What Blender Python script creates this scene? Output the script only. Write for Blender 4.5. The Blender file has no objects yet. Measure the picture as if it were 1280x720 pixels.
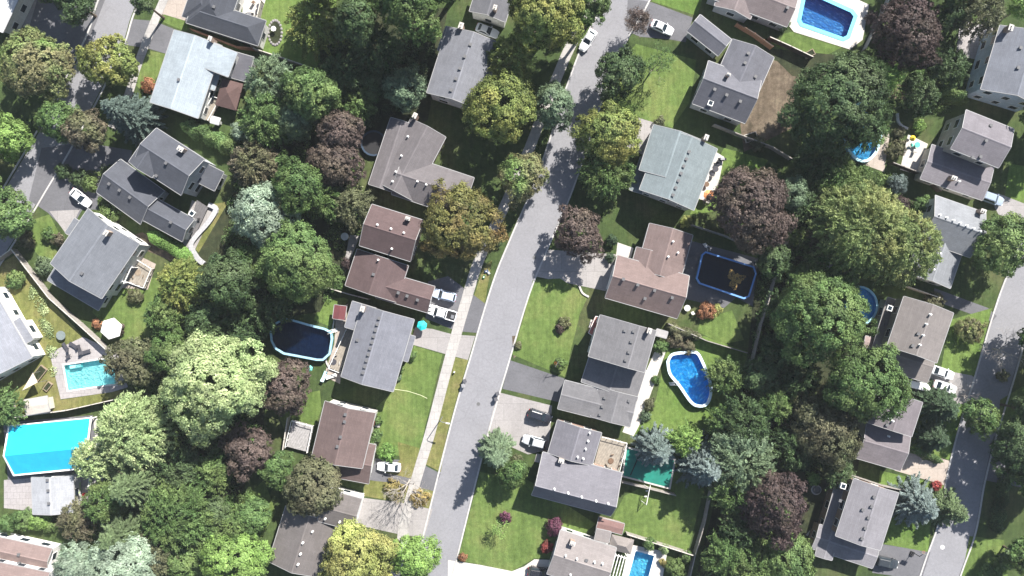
import bpy, bmesh, math, random
import numpy as np
from mathutils import Vector
R = math.radians
SC = bpy.context.scene
COL = SC.collection
# ------------------------------------------------------------------ camera
CAMH = 134.0            # drone height above the ground (m)
S = 0.155               # metres per photo pixel at ground level
cam = bpy.data.objects.new('camera', bpy.data.cameras.new('camera'))
cam.location = (0, 0, CAMH); cam.rotation_euler = (0, 0, 0)
cam.data.sensor_width = 36; cam.data.lens = 18 * CAMH / (640 * S)
cam.data.clip_end = 3000
COL.objects.link(cam); SC.camera = cam
# ------------------------------------------------------------------ sky and sun
SUN_EL = 41.0
SDX, SDY = 0.56, 0.83       # horizontal direction towards the sun (east, north)
w = bpy.data.worlds.new('World'); SC.world = w; w.use_nodes = True
nt = w.node_tree
sky = nt.nodes.new('ShaderNodeTexSky'); sky.sky_type = 'NISHITA'; sky.sun_disc = False
sky.sun_elevation = R(SUN_EL); sky.sun_rotation = math.atan2(SDX, SDY)
nt.links.new(sky.outputs[0], nt.nodes['Background'].inputs[0])
nt.nodes['Background'].inputs[1].default_value = 0.065
sl = bpy.data.lights.new('sun', 'SUN'); sl.energy = 5.0; sl.angle = R(0.53); sl.color = (1.0, 0.95, 0.88)
so = bpy.data.objects.new('sun', sl); COL.objects.link(so)
hd = Vector((SDX, SDY, 0)).normalized() * math.cos(R(SUN_EL)); hd.z = math.sin(R(SUN_EL))
so.rotation_euler = hd.to_track_quat('Z', 'Y').to_euler()
so.location = (0, 0, 60)
SC.view_settings.view_transform = 'Standard'; SC.view_settings.look = 'None'
SC.view_settings.exposure = 1.32; SC.view_settings.gamma = 1.0
SC.cycles.max_bounces = 6; SC.cycles.transparent_max_bounces = 10

rnd = random.Random(7)
# ------------------------------------------------------------------ helpers
def P(px, py, h=0.0):
    """point at height h that the aerial photo shows at pixel px,py"""
    k = S * (CAMH - h) / CAMH
    return Vector(((px - 640) * k, (360 - py) * k, h))

def tag(o, label=None, cat=None, group=None, kind=None):
    if label: o['label'] = label
    if cat: o['category'] = cat
    if group: o['group'] = group
    if kind: o['kind'] = kind
    return o

def empty(name, loc, label, cat, group=None, rz=0):
    o = bpy.data.objects.new(name, None); COL.objects.link(o)
    o.location = loc; o.rotation_euler = (0, 0, rz); o.empty_display_size = .3
    return tag(o, label, cat, group)

class MB:
    def __init__(s): s.v = []; s.f = []
    def add(s, vs, fs):
        n = len(s.v); s.v += [tuple(p) for p in vs]; s.f += [tuple(i + n for i in f) for f in fs]
    def box(s, c, u, v, hu, hv, z0, z1):
        c = Vector((c[0], c[1], 0)); u = Vector((u[0], u[1], 0)).normalized(); v = Vector((-u.y, u.x, 0))
        q = []
        for z in (z0, z1):
            for a, b in ((-1, -1), (1, -1), (1, 1), (-1, 1)):
                p = c + u * hu * a + v * hv * b; q.append((p.x, p.y, z))
        s.add(q, [(3, 2, 1, 0), (4, 5, 6, 7), (0, 1, 5, 4), (1, 2, 6, 5), (2, 3, 7, 6), (3, 0, 4, 7)])
    def prism(s, pts, z0, z1):
        n = len(pts)
        s.add([(p[0], p[1], z0) for p in pts] + [(p[0], p[1], z1) for p in pts],
              [tuple(reversed(range(n))), tuple(range(n, 2 * n))] + [(i, (i + 1) % n, n + (i + 1) % n, n + i) for i in range(n)])
    def ring(s, out, inn, z0, z1):
        n = len(out)
        s.add([(p[0], p[1], z0) for p in out] + [(p[0], p[1], z0) for p in inn] + [(p[0], p[1], z1) for p in out] + [(p[0], p[1], z1) for p in inn],
              [f for i in range(n) for j in [(i + 1) % n] for f in ((i, j, 2 * n + j, 2 * n + i), (n + j, n + i, 3 * n + i, 3 * n + j), (2 * n + i, 2 * n + j, 3 * n + j, 3 * n + i), (j, i, n + i, n + j))])
    def tube(s, pts, rads, k=6):
        n0 = len(s.v); pts = [Vector(p) for p in pts]
        for i, p in enumerate(pts):
            d = (pts[min(i + 1, len(pts) - 1)] - pts[max(i - 1, 0)]).normalized()
            a = d.orthogonal().normalized(); b = d.cross(a)
            for j in range(k):
                t = 2 * math.pi * j / k
                s.v.append(tuple(p + (a * math.cos(t) + b * math.sin(t)) * rads[i]))
        for i in range(len(pts) - 1):
            for j in range(k):
                q = (j + 1) % k
                s.f.append((n0 + i * k + j, n0 + i * k + q, n0 + (i + 1) * k + q, n0 + (i + 1) * k + j))
        s.f.append(tuple(n0 + j for j in reversed(range(k)))); s.f.append(tuple(n0 + (len(pts) - 1) * k + j for j in range(k)))
    def lathe(s, c, prof, k=16, sx=1, sy=1):
        n0 = len(s.v)
        for r, z in prof:
            for j in range(k):
                t = 2 * math.pi * j / k; s.v.append((c[0] + r * sx * math.cos(t), c[1] + r * sy * math.sin(t), z))
        for i in range(len(prof) - 1):
            for j in range(k):
                q = (j + 1) % k; s.f.append((n0 + i * k + j, n0 + i * k + q, n0 + (i + 1) * k + q, n0 + (i + 1) * k + j))
        s.f.append(tuple(n0 + j for j in reversed(range(k)))); s.f.append(tuple(n0 + (len(prof) - 1) * k + j for j in range(k)))
    def build(s, name, m, parent=None, world=True, recalc=True, smooth=False, bevel=0):
        me = bpy.data.meshes.new(name)
        bm = bmesh.new()
        off = Vector((0, 0, 0))
        if parent is not None and world:
            q = parent
            while q is not None: off += q.location; q = q.parent
        if parent is None and world:
            n = len(s.v); off = Vector((sum(p[0] for p in s.v) / n, sum(p[1] for p in s.v) / n, min(p[2] for p in s.v)))
        vs = [bm.verts.new((p[0] - off.x, p[1] - off.y, p[2] - off.z)) for p in s.v]
        for f in s.f:
            try: bm.faces.new([vs[i] for i in f])
            except ValueError: pass
        if recalc: bmesh.ops.recalc_face_normals(bm, faces=bm.faces)
        if bevel: bmesh.ops.bevel(bm, geom=bm.edges[:], offset=bevel, segments=2, affect='EDGES', clamp_overlap=True)
        uvl = bm.loops.layers.uv.new('UVMap')
        for f in bm.faces:
            f.smooth = smooth
            nn = f.normal
            t = Vector((0, 0, 1)).cross(nn)
            t = t.normalized() if t.length > .05 else Vector((1, 0, 0))
            b = nn.cross(t)
            for l in f.loops:
                l[uvl].uv = (l.vert.co.dot(t), l.vert.co.dot(b))
        bm.to_mesh(me); bm.free()
        me.materials.append(m)
        o = bpy.data.objects.new(name, me); COL.objects.link(o)
        if parent is not None: o.parent = parent
        elif world: o.location = off
        return o

# ------------------------------------------------------------------ materials
MATS = {}
def newmat(name):
    m = bpy.data.materials.new(name); m.use_nodes = True
    nt = m.node_tree; b = nt.nodes['Principled BSDF']
    return m, nt, b
def node(nt, t, **kw):
    n = nt.nodes.new(t)
    for k, v in kw.items():
        if k.startswith('i_'):
            key = k[2:].replace('_', ' '); n.inputs[key].default_value = v
        else: setattr(n, k, v)
    return n
def noise(nt, vec, scale, detail=4, rough=.6):
    n = node(nt, 'ShaderNodeTexNoise', i_Scale=scale, i_Detail=detail, i_Roughness=rough)
    nt.links.new(vec, n.inputs['Vector']); return n.outputs['Fac']
def ramp(nt, fac, stops):
    n = nt.nodes.new('ShaderNodeValToRGB')
    el = n.color_ramp.elements
    while len(el) < len(stops): el.new(.5)
    for e, (p, c) in zip(el, stops): e.position = p; e.color = (*c, 1) if len(c) == 3 else c
    nt.links.new(fac, n.inputs[0]); return n.outputs[0]
def mixc(nt, fac, a, b, mode='MIX'):
    n = nt.nodes.new('ShaderNodeMix'); n.data_type = 'RGBA'; n.blend_type = mode
    for key, x in ((0, fac), (6, a), (7, b)):
        if isinstance(x, (int, float)): n.inputs[key].default_value = x
        elif isinstance(x, tuple): n.inputs[key].default_value = (*x, 1)
        else: nt.links.new(x, n.inputs[key])
    return n.outputs[2]
def bump(nt, b, fac, strength, dist):
    n = node(nt, 'ShaderNodeBump', i_Strength=strength, i_Distance=dist)
    nt.links.new(fac, n.inputs['Height']); nt.links.new(n.outputs[0], b.inputs['Normal'])
def mul(c, k): return tuple(min(1, x * k) for x in c)

def M(name, col, rough=.8, var=.18, scale=1.5, bmp=.2, metal=0, spec=.3):
    """weathered plain surface"""
    key = (name, col, rough)
    if key in MATS: return MATS[key]
    m, nt, b = newmat(name)
    g = nt.nodes.new('ShaderNodeNewGeometry').outputs['Position']
    f1 = noise(nt, g, scale, 5); f2 = noise(nt, g, scale * 9, 3)
    c = ramp(nt, f1, [(.3, mul(col, 1 - var)), (.7, mul(col, 1 + var))])
    c2 = mixc(nt, .25, c, ramp(nt, f2, [(.35, mul(col, .7)), (.65, mul(col, 1.25))]))
    nt.links.new(c2, b.inputs['Base Color']); b.inputs['Roughness'].default_value = rough
    b.inputs['Metallic'].default_value = metal; b.inputs['Specular IOR Level'].default_value = spec
    if bmp: bump(nt, b, f2, bmp, .02)
    MATS[key] = m; return m

def roof_mat(col, var=.1):
    key = ('roof', col)
    if key in MATS: return MATS[key]
    m, nt, b = newmat('shingles')
    tc = nt.nodes.new('ShaderNodeTexCoord'); uv = tc.outputs['UV']
    g = nt.nodes.new('ShaderNodeNewGeometry').outputs['Position']
    br = node(nt, 'ShaderNodeTexBrick', i_Scale=1.0)
    nt.links.new(uv, br.inputs['Vector'])
    br.inputs['Brick Width'].default_value = .95; br.inputs['Row Height'].default_value = .3
    br.inputs['Mortar Size'].default_value = .012; br.inputs['Bias'].default_value = 0
    br.inputs['Color1'].default_value = (*mul(col, .93), 1); br.inputs['Color2'].default_value = (*mul(col, 1.07), 1)
    br.inputs['Mortar'].default_value = (*mul(col, .75), 1)
    f1 = noise(nt, g, .35, 5, .65)
    mp = node(nt, 'ShaderNodeMapping'); mp.inputs['Scale'].default_value = (1.6, .16, 1); nt.links.new(uv, mp.inputs['Vector'])
    f2 = noise(nt, mp.outputs[0], 1.2, 5, .7)     # streaks running down the slope
    f3 = noise(nt, g, 7, 3, .7)
    c = mixc(nt, 1.0, br.outputs['Color'], ramp(nt, f1, [(.3, (.88,) * 3), (.7, (1.08,) * 3)]), 'MULTIPLY')
    c = mixc(nt, .8, c, ramp(nt, f2, [(.3, (.9,) * 3), (.7, (1.06,) * 3)]), 'MULTIPLY')
    c = mixc(nt, .6, c, ramp(nt, f3, [(.3, (.85,) * 3), (.7, (1.12,) * 3)]), 'MULTIPLY')
    nt.links.new(c, b.inputs['Base Color']); b.inputs['Roughness'].default_value = .9
    b.inputs['Specular IOR Level'].default_value = .2
    bump(nt, b, f3, .3, .03)
    MATS[key] = m; return m

def wall_mat(kind, col):
    key = ('wall', kind, col)
    if key in MATS: return MATS[key]
    m, nt, b = newmat(kind)
    uv = nt.nodes.new('ShaderNodeTexCoord').outputs['UV']
    g = nt.nodes.new('ShaderNodeNewGeometry').outputs['Position']
    f = noise(nt, g, 1.2, 4)
    br = node(nt, 'ShaderNodeTexBrick', i_Scale=1.0); nt.links.new(uv, br.inputs['Vector'])
    if kind == 'brick':
        br.inputs['Brick Width'].default_value = .24; br.inputs['Row Height'].default_value = .08; br.inputs['Mortar Size'].default_value = .008
        br.inputs['Mortar'].default_value = (.4, .38, .34, 1); v = .22
    else:
        br.inputs['Brick Width'].default_value = 4.0; br.inputs['Row Height'].default_value = .2; br.inputs['Mortar Size'].default_value = .012
        br.inputs['Mortar'].default_value = (*mul(col, .5), 1); v = .05
    br.inputs['Color1'].default_value = (*mul(col, 1 - v), 1); br.inputs['Color2'].default_value = (*mul(col, 1 + v), 1)
    c = mixc(nt, 1.0, br.outputs['Color'], ramp(nt, f, [(.3, (.85,) * 3), (.7, (1.1,) * 3)]), 'MULTIPLY')
    nt.links.new(c, b.inputs['Base Color']); b.inputs['Roughness'].default_value = .85
    MATS[key] = m; return m

def leaf_mat(name, c1, c2, c3, patch=.35, trans=.28):
    key = ('leaf', name)
    if key in MATS: return MATS[key]
    m, nt, b = newmat(name)
    at = node(nt, 'ShaderNodeAttribute', attribute_name='tint')
    sep = nt.nodes.new('ShaderNodeSeparateColor'); nt.links.new(at.outputs['Color'], sep.inputs[0])
    g = nt.nodes.new('ShaderNodeNewGeometry').outputs['Position']
    c = mixc(nt, sep.outputs[1], c1, c2)
    pf = noise(nt, g, .16, 3, .5)
    pr = ramp(nt, pf, [(.5 - patch * .12, (0, 0, 0)), (.5 + patch * .5, (1, 1, 1))])
    c = mixc(nt, pr, c, c3)
    c = mixc(nt, 1.0, c, ramp(nt, sep.outputs[0], [(0, (.7,) * 3), (1, (1.3,) * 3)]), 'MULTIPLY')
    c = mixc(nt, 1.0, c, ramp(nt, sep.outputs[2], [(0, (.72,) * 3), (1, (1.25,) * 3)]), 'MULTIPLY')
    nt.links.new(c, b.inputs['Base Color']); b.inputs['Roughness'].default_value = .6
    b.inputs['Specular IOR Level'].default_value = .25
    tr = nt.nodes.new('ShaderNodeBsdfTranslucent'); nt.links.new(c, tr.inputs[0])
    mx = nt.nodes.new('ShaderNodeMixShader'); mx.inputs[0].default_value = trans
    nt.links.new(b.outputs[0], mx.inputs[1]); nt.links.new(tr.outputs[0], mx.inputs[2])
    nt.links.new(mx.outputs[0], nt.nodes['Material Output'].inputs[0])
    MATS[key] = m; return m

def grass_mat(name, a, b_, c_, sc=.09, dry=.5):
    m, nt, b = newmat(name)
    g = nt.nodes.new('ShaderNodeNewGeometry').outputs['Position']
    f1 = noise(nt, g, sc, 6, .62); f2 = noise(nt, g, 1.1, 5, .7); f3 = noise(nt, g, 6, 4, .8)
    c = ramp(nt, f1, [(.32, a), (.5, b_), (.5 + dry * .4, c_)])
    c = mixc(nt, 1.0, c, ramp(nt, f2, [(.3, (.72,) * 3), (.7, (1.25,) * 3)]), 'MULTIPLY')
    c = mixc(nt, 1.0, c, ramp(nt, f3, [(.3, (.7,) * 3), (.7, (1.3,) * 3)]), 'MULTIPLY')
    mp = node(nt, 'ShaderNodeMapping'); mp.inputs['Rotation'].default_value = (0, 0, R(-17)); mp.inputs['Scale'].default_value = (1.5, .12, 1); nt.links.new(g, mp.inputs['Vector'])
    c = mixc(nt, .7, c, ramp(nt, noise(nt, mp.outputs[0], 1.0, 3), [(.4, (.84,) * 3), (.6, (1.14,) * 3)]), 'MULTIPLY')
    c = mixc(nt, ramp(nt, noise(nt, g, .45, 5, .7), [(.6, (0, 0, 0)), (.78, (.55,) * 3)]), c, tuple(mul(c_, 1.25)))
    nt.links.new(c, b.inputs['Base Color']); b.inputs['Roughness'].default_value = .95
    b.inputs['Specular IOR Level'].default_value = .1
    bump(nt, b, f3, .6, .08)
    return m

def paving_mat(name, col, var=.12, crack=0, joint=0):
    key = ('pave', name, col)
    if key in MATS: return MATS[key]
    m, nt, b = newmat(name)
    g = nt.nodes.new('ShaderNodeNewGeometry').outputs['Position']
    f1 = noise(nt, g, .22, 5, .6); f2 = noise(nt, g, 2.2, 5, .7); f3 = noise(nt, g, 12, 3, .8)
    c = ramp(nt, f1, [(.3, mul(col, 1 - var)), (.7, mul(col, 1 + var))])
    c = mixc(nt, 1.0, c, ramp(nt, f2, [(.3, (.88,) * 3), (.7, (1.1,) * 3)]), 'MULTIPLY')
    c = mixc(nt, 1.0, c, ramp(nt, f3, [(.3, (.85,) * 3), (.7, (1.12,) * 3)]), 'MULTIPLY')
    if crack:
        vo = node(nt, 'ShaderNodeTexVoronoi', feature='DISTANCE_TO_EDGE', i_Scale=.16)
        dn = noise(nt, g, .8, 4); ad = nt.nodes.new('ShaderNodeVectorMath'); ad.operation = 'ADD'
        nt.links.new(g, ad.inputs[0]); nt.links.new(dn, ad.inputs[1]); nt.links.new(ad.outputs[0], vo.inputs['Vector'])
        c = mixc(nt, crack, c, ramp(nt, vo.outputs['Distance'], [(.004, (.45,) * 3), (.02, (1, 1, 1))]), 'MULTIPLY')
    if joint:
        vo = node(nt, 'ShaderNodeTexBrick', i_Scale=1.0); nt.links.new(g, vo.inputs['Vector'])
        vo.inputs['Brick Width'].default_value = joint; vo.inputs['Row Height'].default_value = joint
        vo.inputs['Mortar Size'].default_value = .03; vo.inputs['Color1'].default_value = (1, 1, 1, 1); vo.inputs['Color2'].default_value = (.9, .9, .9, 1)
        vo.inputs['Mortar'].default_value = (.6, .6, .6, 1)
        c = mixc(nt, .8, c, vo.outputs['Color'], 'MULTIPLY')
    nt.links.new(c, b.inputs['Base Color']); b.inputs['Roughness'].default_value = .9; b.inputs['Specular IOR Level'].default_value = .25
    bump(nt, b, f3, .3, .02)
    MATS[key] = m; return m

def water_mat(name, tint, ior=1.33):
    key = ('water', name)
    if key in MATS: return MATS[key]
    m, nt, b = newmat(name)
    g = nt.nodes.new('ShaderNodeNewGeometry').outputs['Position']
    gl = nt.nodes.new('ShaderNodeBsdfGlossy'); gl.inputs['Roughness'].default_value = .05
    tr = nt.nodes.new('ShaderNodeBsdfTransparent'); tr.inputs[0].default_value = (*tint, 1)
    fr = nt.nodes.new('ShaderNodeFresnel'); fr.inputs[0].default_value = ior
    bp = node(nt, 'ShaderNodeBump', i_Strength=.5, i_Distance=.08)
    nt.links.new(noise(nt, g, 2.5, 4), bp.inputs['Height'])
    nt.links.new(bp.outputs[0], gl.inputs['Normal']); nt.links.new(bp.outputs[0], fr.inputs['Normal'])
    mx = nt.nodes.new('ShaderNodeMixShader'); nt.links.new(fr.outputs[0], mx.inputs[0])
    nt.links.new(tr.outputs[0], mx.inputs[1]); nt.links.new(gl.outputs[0], mx.inputs[2])
    nt.links.new(mx.outputs[0], nt.nodes['Material Output'].inputs[0])
    MATS[key] = m; return m
def liner_mat(name, a, b_, scale=.9, ang=0):
    """pool liner: paler streaks over the base colour"""
    key = ('liner', name)
    if key in MATS: return MATS[key]
    m, nt, b = newmat(name)
    g = nt.nodes.new('ShaderNodeNewGeometry').outputs['Position']
    mp = node(nt, 'ShaderNodeMapping'); mp.inputs['Rotation'].default_value = (0, 0, ang); nt.links.new(g, mp.inputs['Vector'])
    wv = node(nt, 'ShaderNodeTexWave', i_Scale=scale, i_Distortion=9.0, i_Detail=4.0); wv.inputs['Detail Scale'].default_value = .8
    nt.links.new(mp.outputs[0], wv.inputs['Vector'])
    f = noise(nt, g, 1.3, 4)
    st = noise(nt, mp.outputs[0], 1.6, 5, .75); mq = node(nt, 'ShaderNodeMapping'); mq.inputs['Scale'].default_value = (1.4, .35, 1); nt.links.new(mp.outputs[0], mq.inputs['Vector']); st2 = noise(nt, mq.outputs[0], 2.2, 4, .7)
    c = mixc(nt, ramp(nt, st2, [(.52, (0, 0, 0)), (.66, (.9,) * 3)]), a, b_)
    c = mixc(nt, .9, c, ramp(nt, f, [(.3, (.75,) * 3), (.7, (1.15,) * 3)]), 'MULTIPLY')
    nt.links.new(c, b.inputs['Base Color']); b.inputs['Roughness'].default_value = .6
    MATS[key] = m; return m
def glass_mat():
    key = 'glass'
    if key in MATS: return MATS[key]
    m, nt, b = newmat('window_glass'); b.inputs['Base Color'].default_value = (.02, .03, .04, 1)
    b.inputs['Roughness'].default_value = .22; b.inputs['Specular IOR Level'].default_value = .4
    MATS[key] = m; return m
def paint_mat(name, col, rough=.3):
    key = ('paint', name)
    if key in MATS: return MATS[key]
    m, nt, b = newmat(name); b.inputs['Base Color'].default_value = (*col, 1)
    b.inputs['Roughness'].default_value = rough; b.inputs['Coat Weight'].default_value = .6; b.inputs['Coat Roughness'].default_value = .1
    MATS[key] = m; return m
WHITE = M('white_paint', (.78, .78, .76), .6, .05)
TRIM = M('trim_paint', (.3, .3, .3), .5, .05)
WOOD = M('weathered_wood', (.24, .19, .14), .85, .25, 2)
DARKWOOD = M('dark_wood', (.08, .06, .05), .85, .25, 2)
BARK = M('bark', (.11, .085, .065), .9, .3, 3)
BLACK = M('black_rubber', (.02, .02, .022), .8, .1)
CONC = M('concrete', (.45, .43, .4), .85, .12)
GREYM = M('grey_metal', (.3, .3, .31), .4, .1, metal=.6)

# ------------------------------------------------------------------ setting: ground, roads, paving
def smooth_line(pts, n=8):
    out = []
    for i in range(len(pts) - 1):
        p0 = pts[max(i - 1, 0)]; p1 = pts[i]; p2 = pts[i + 1]; p3 = pts[min(i + 2, len(pts) - 1)]
        for k in range(n):
            t = k / n
            out.append(tuple(.5 * ((2 * p1[j]) + (-p0[j] + p2[j]) * t + (2 * p0[j] - 5 * p1[j] + 4 * p2[j] - p3[j]) * t * t + (-p0[j] + 3 * p1[j] - 3 * p2[j] + p3[j]) * t ** 3) for j in (0, 1)))
    out.append(tuple(pts[-1])); return out
def ribbon(name, line_px, off0, off1, z0, z1, m, label):
    """strip along a line; offsets in metres to the right (+) of travel"""
    pts = [P(*p) for p in smooth_line(line_px)]
    L = []; Rr = []
    for i, p in enumerate(pts):
        d = (pts[min(i + 1, len(pts) - 1)] - pts[max(i - 1, 0)]).normalized(); n = Vector((d.y, -d.x, 0))
        L.append(p + n * off0); Rr.append(p + n * off1)
    b = MB(); n = len(pts)
    if z1 > z0:
        b.add([(p.x, p.y, z0) for p in L] + [(p.x, p.y, z0) for p in Rr] + [(p.x, p.y, z1) for p in L] + [(p.x, p.y, z1) for p in Rr],
              [f for i in range(n - 1) for f in ((2 * n + i, 2 * n + i + 1, 3 * n + i + 1, 3 * n + i), (i, i + 1, 2 * n + i + 1, 2 * n + i), (n + i, n + i + 1, 3 * n + i + 1, 3 * n + i))])
    else:
        b.add([(p.x, p.y, z0) for p in L] + [(p.x, p.y, z0) for p in Rr], [(i, n + i, n + i + 1, i + 1) for i in range(n - 1)])
    o = b.build(name, m, recalc=False)
    fix_up(o)
    return tag(o, label, None, None, 'structure')
def fix_up(o):
    bm = bmesh.new(); bm.from_mesh(o.data)
    for f in bm.faces:
        if f.normal.z < -.5: f.normal_flip()
    bm.to_mesh(o.data); bm.free()
LEVELS = []
def sheet(name, pts_px, m, label, z=None, kind='structure', rounded=0):
    if z is None:
        bb = (min(p[0] for p in pts_px), max(p[0] for p in pts_px), min(p[1] for p in pts_px), max(p[1] for p in pts_px)); lv = 0
        while any(l == lv and bb[0] < b[1] and b[0] < bb[1] and bb[2] < b[3] and b[2] < bb[3] for l, b in LEVELS): lv += 1
        LEVELS.append((lv, bb)); z = .02 + .0052 * lv
    if rounded:
        q = smooth_line(list(pts_px) + [pts_px[0]], rounded)[:-1]
    else: q = pts_px
    pts = [P(*p) for p in q]
    b = MB(); n = len(pts)
    zb = -.05
    b.add([(p.x, p.y, z) for p in pts], [tuple(range(n))])
    o = b.build(name, m, recalc=False); fix_up(o)
    return tag(o, label, None, None, kind)

# holes for the sunken pools
HOLE_A = [(78, 455), (95, 452.5), (130, 447), (146, 446), (147, 482), (138, 482), (84, 490)]         # turquoise pool
HOLE_B = [(793, 686), (820, 693), (806, 745), (779, 738)]                                  # bottom pool
HOLE_C = [(1003, -8), (1008, -14), (1066, 12), (1072, 20), (1062, 48), (1054, 52), (1000, 33), (996, 26)]
def ground():
    bm = bmesh.new(); edges = []
    def loop(pts):
        vs = [bm.verts.new(p) for p in pts]
        for i in range(len(vs)): edges.append(bm.edges.new((vs[i], vs[(i + 1) % len(vs)])))
    loop([(-900, -900, 0), (900, -900, 0), (900, 900, 0), (-900, 900, 0)])
    for h in (HOLE_A, HOLE_B, HOLE_C): loop([tuple(P(*p)) for p in h])
    bmesh.ops.triangle_fill(bm, use_beauty=True, use_dissolve=False, edges=edges)
    for f in bm.faces:
        f.normal_update()
        if f.normal.z < 0: f.normal_flip()
    me = bpy.data.meshes.new('ground'); bm.to_mesh(me); bm.free()
    me.materials.append(grass_mat('rough_grass', (.032, .05, .02), (.052, .078, .027), (.085, .09, .042)))
    o = bpy.data.objects.new('ground', me); COL.objects.link(o); tag(o, 'green suburban ground of mixed grass and soil', None, None, 'structure')
ground()
ROADM = paving_mat('old_asphalt', (.215, .215, .23), .06, .12)
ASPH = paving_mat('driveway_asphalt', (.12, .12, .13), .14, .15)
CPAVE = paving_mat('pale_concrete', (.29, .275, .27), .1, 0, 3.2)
BRIGHT = paving_mat('bright_concrete', (.5, .475, .44), .08, 0, 3)
TANP = paving_mat('tan_concrete', (.36, .31, .27), .1, 0, 2.5)
GREYP = paving_mat('patio_slabs', (.33, .31, .31), .12, 0, 1.2)
KERB = paving_mat('kerb_concrete', (.42, .41, .4), .1)
LAWN = grass_mat('mown_lawn', (.07, .11, .03), (.1, .148, .042), (.14, .165, .056), .12, .5)
LAWN2 = grass_mat('bright_lawn', (.075, .13, .03), (.105, .16, .042), (.135, .175, .055), .12, .9)
OLIVE = grass_mat('dry_lawn', (.1, .115, .035), (.14, .145, .05), (.19, .16, .075), .15, .5)
DIRT = grass_mat('bare_soil', (.06, .05, .035), (.12, .095, .07), (.17, .14, .1), .3, .5)
SHADE_SOIL = grass_mat('shade_toned_soil', (.022, .028, .016), (.035, .042, .022), (.05, .05, .028), .4, .5)  # tone of shaded grass: tree shade is put into the soil colour

MAIN = [(330, 1560), (480, 960), (505, 860), (541, 720), (586, 540), (612, 450), (639, 360), (662, 303), (690, 238), (712, 175), (733, 110), (757, 50), (788, -5), (830, -90), (876, -180), (1150, -700)]
LEFT = [(560, -760), (264, -200), (215, -110), (152, -5), (133, 48), (108, 100), (88, 138), (62, 185), (38, 225), (14, 265), (-40, 350), (-94, 440), (-560, 1100)]
RIGHT = [(930, 1560), (1104, 960), (1130, 860), (1175, 720), (1196, 660), (1207, 600), (1222, 540), (1242, 475), (1264, 400), (1284, 345), (1330, 240), (1376, 140), (1700, -500)]
ribbon('road', MAIN, -3.55, 3.55, .012, .012, ROADM, 'pale grey asphalt road running up the middle between the houses')
ribbon('road', LEFT, -3.3, 3.3, .012, .012, ROADM, 'pale asphalt road crossing the upper left corner')
ribbon('road', RIGHT, -3.5, 3.5, .012, .012, ROADM, 'pale asphalt road along the lower right edge')
for nm, ln in (('middle', MAIN), ('upper left', LEFT), ('lower right', RIGHT)):
    for sd, w0, w1 in (('left', -3.85, -3.55), ('right', 3.55, 3.85)):
        ribbon('kerb', ln, w0, w1, 0, .11, KERB, 'concrete kerb on the %s side of the %s road' % (sd, nm))
SIDE = [(283, 1560), (428, 960), (455, 860), (497, 705), (506, 650), (523, 590), (538, 540), (561, 452), (580, 385), (600, 322), (632, 255), (660, 190), (683, 130), (712, 60), (745, 0), (785, -80), (830, -170), (1100, -700)]
ribbon('pavement', SIDE, -1.0, 1.0, .095, .095, paving_mat('pavement_concrete', (.36, .345, .33), .1, 0, 1.5), 'beige concrete pavement left of the middle road')
ribbon('pavement', [(240, -80), (205, 0), (188, 40), (171, 85), (160, 120), (140, 160)], -.8, .8, .09, .09, paving_mat('pavement_concrete', (.36, .345, .33), .1, 0, 1.5), 'beige pavement right of the upper left road')
D = 'driveway'
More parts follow.
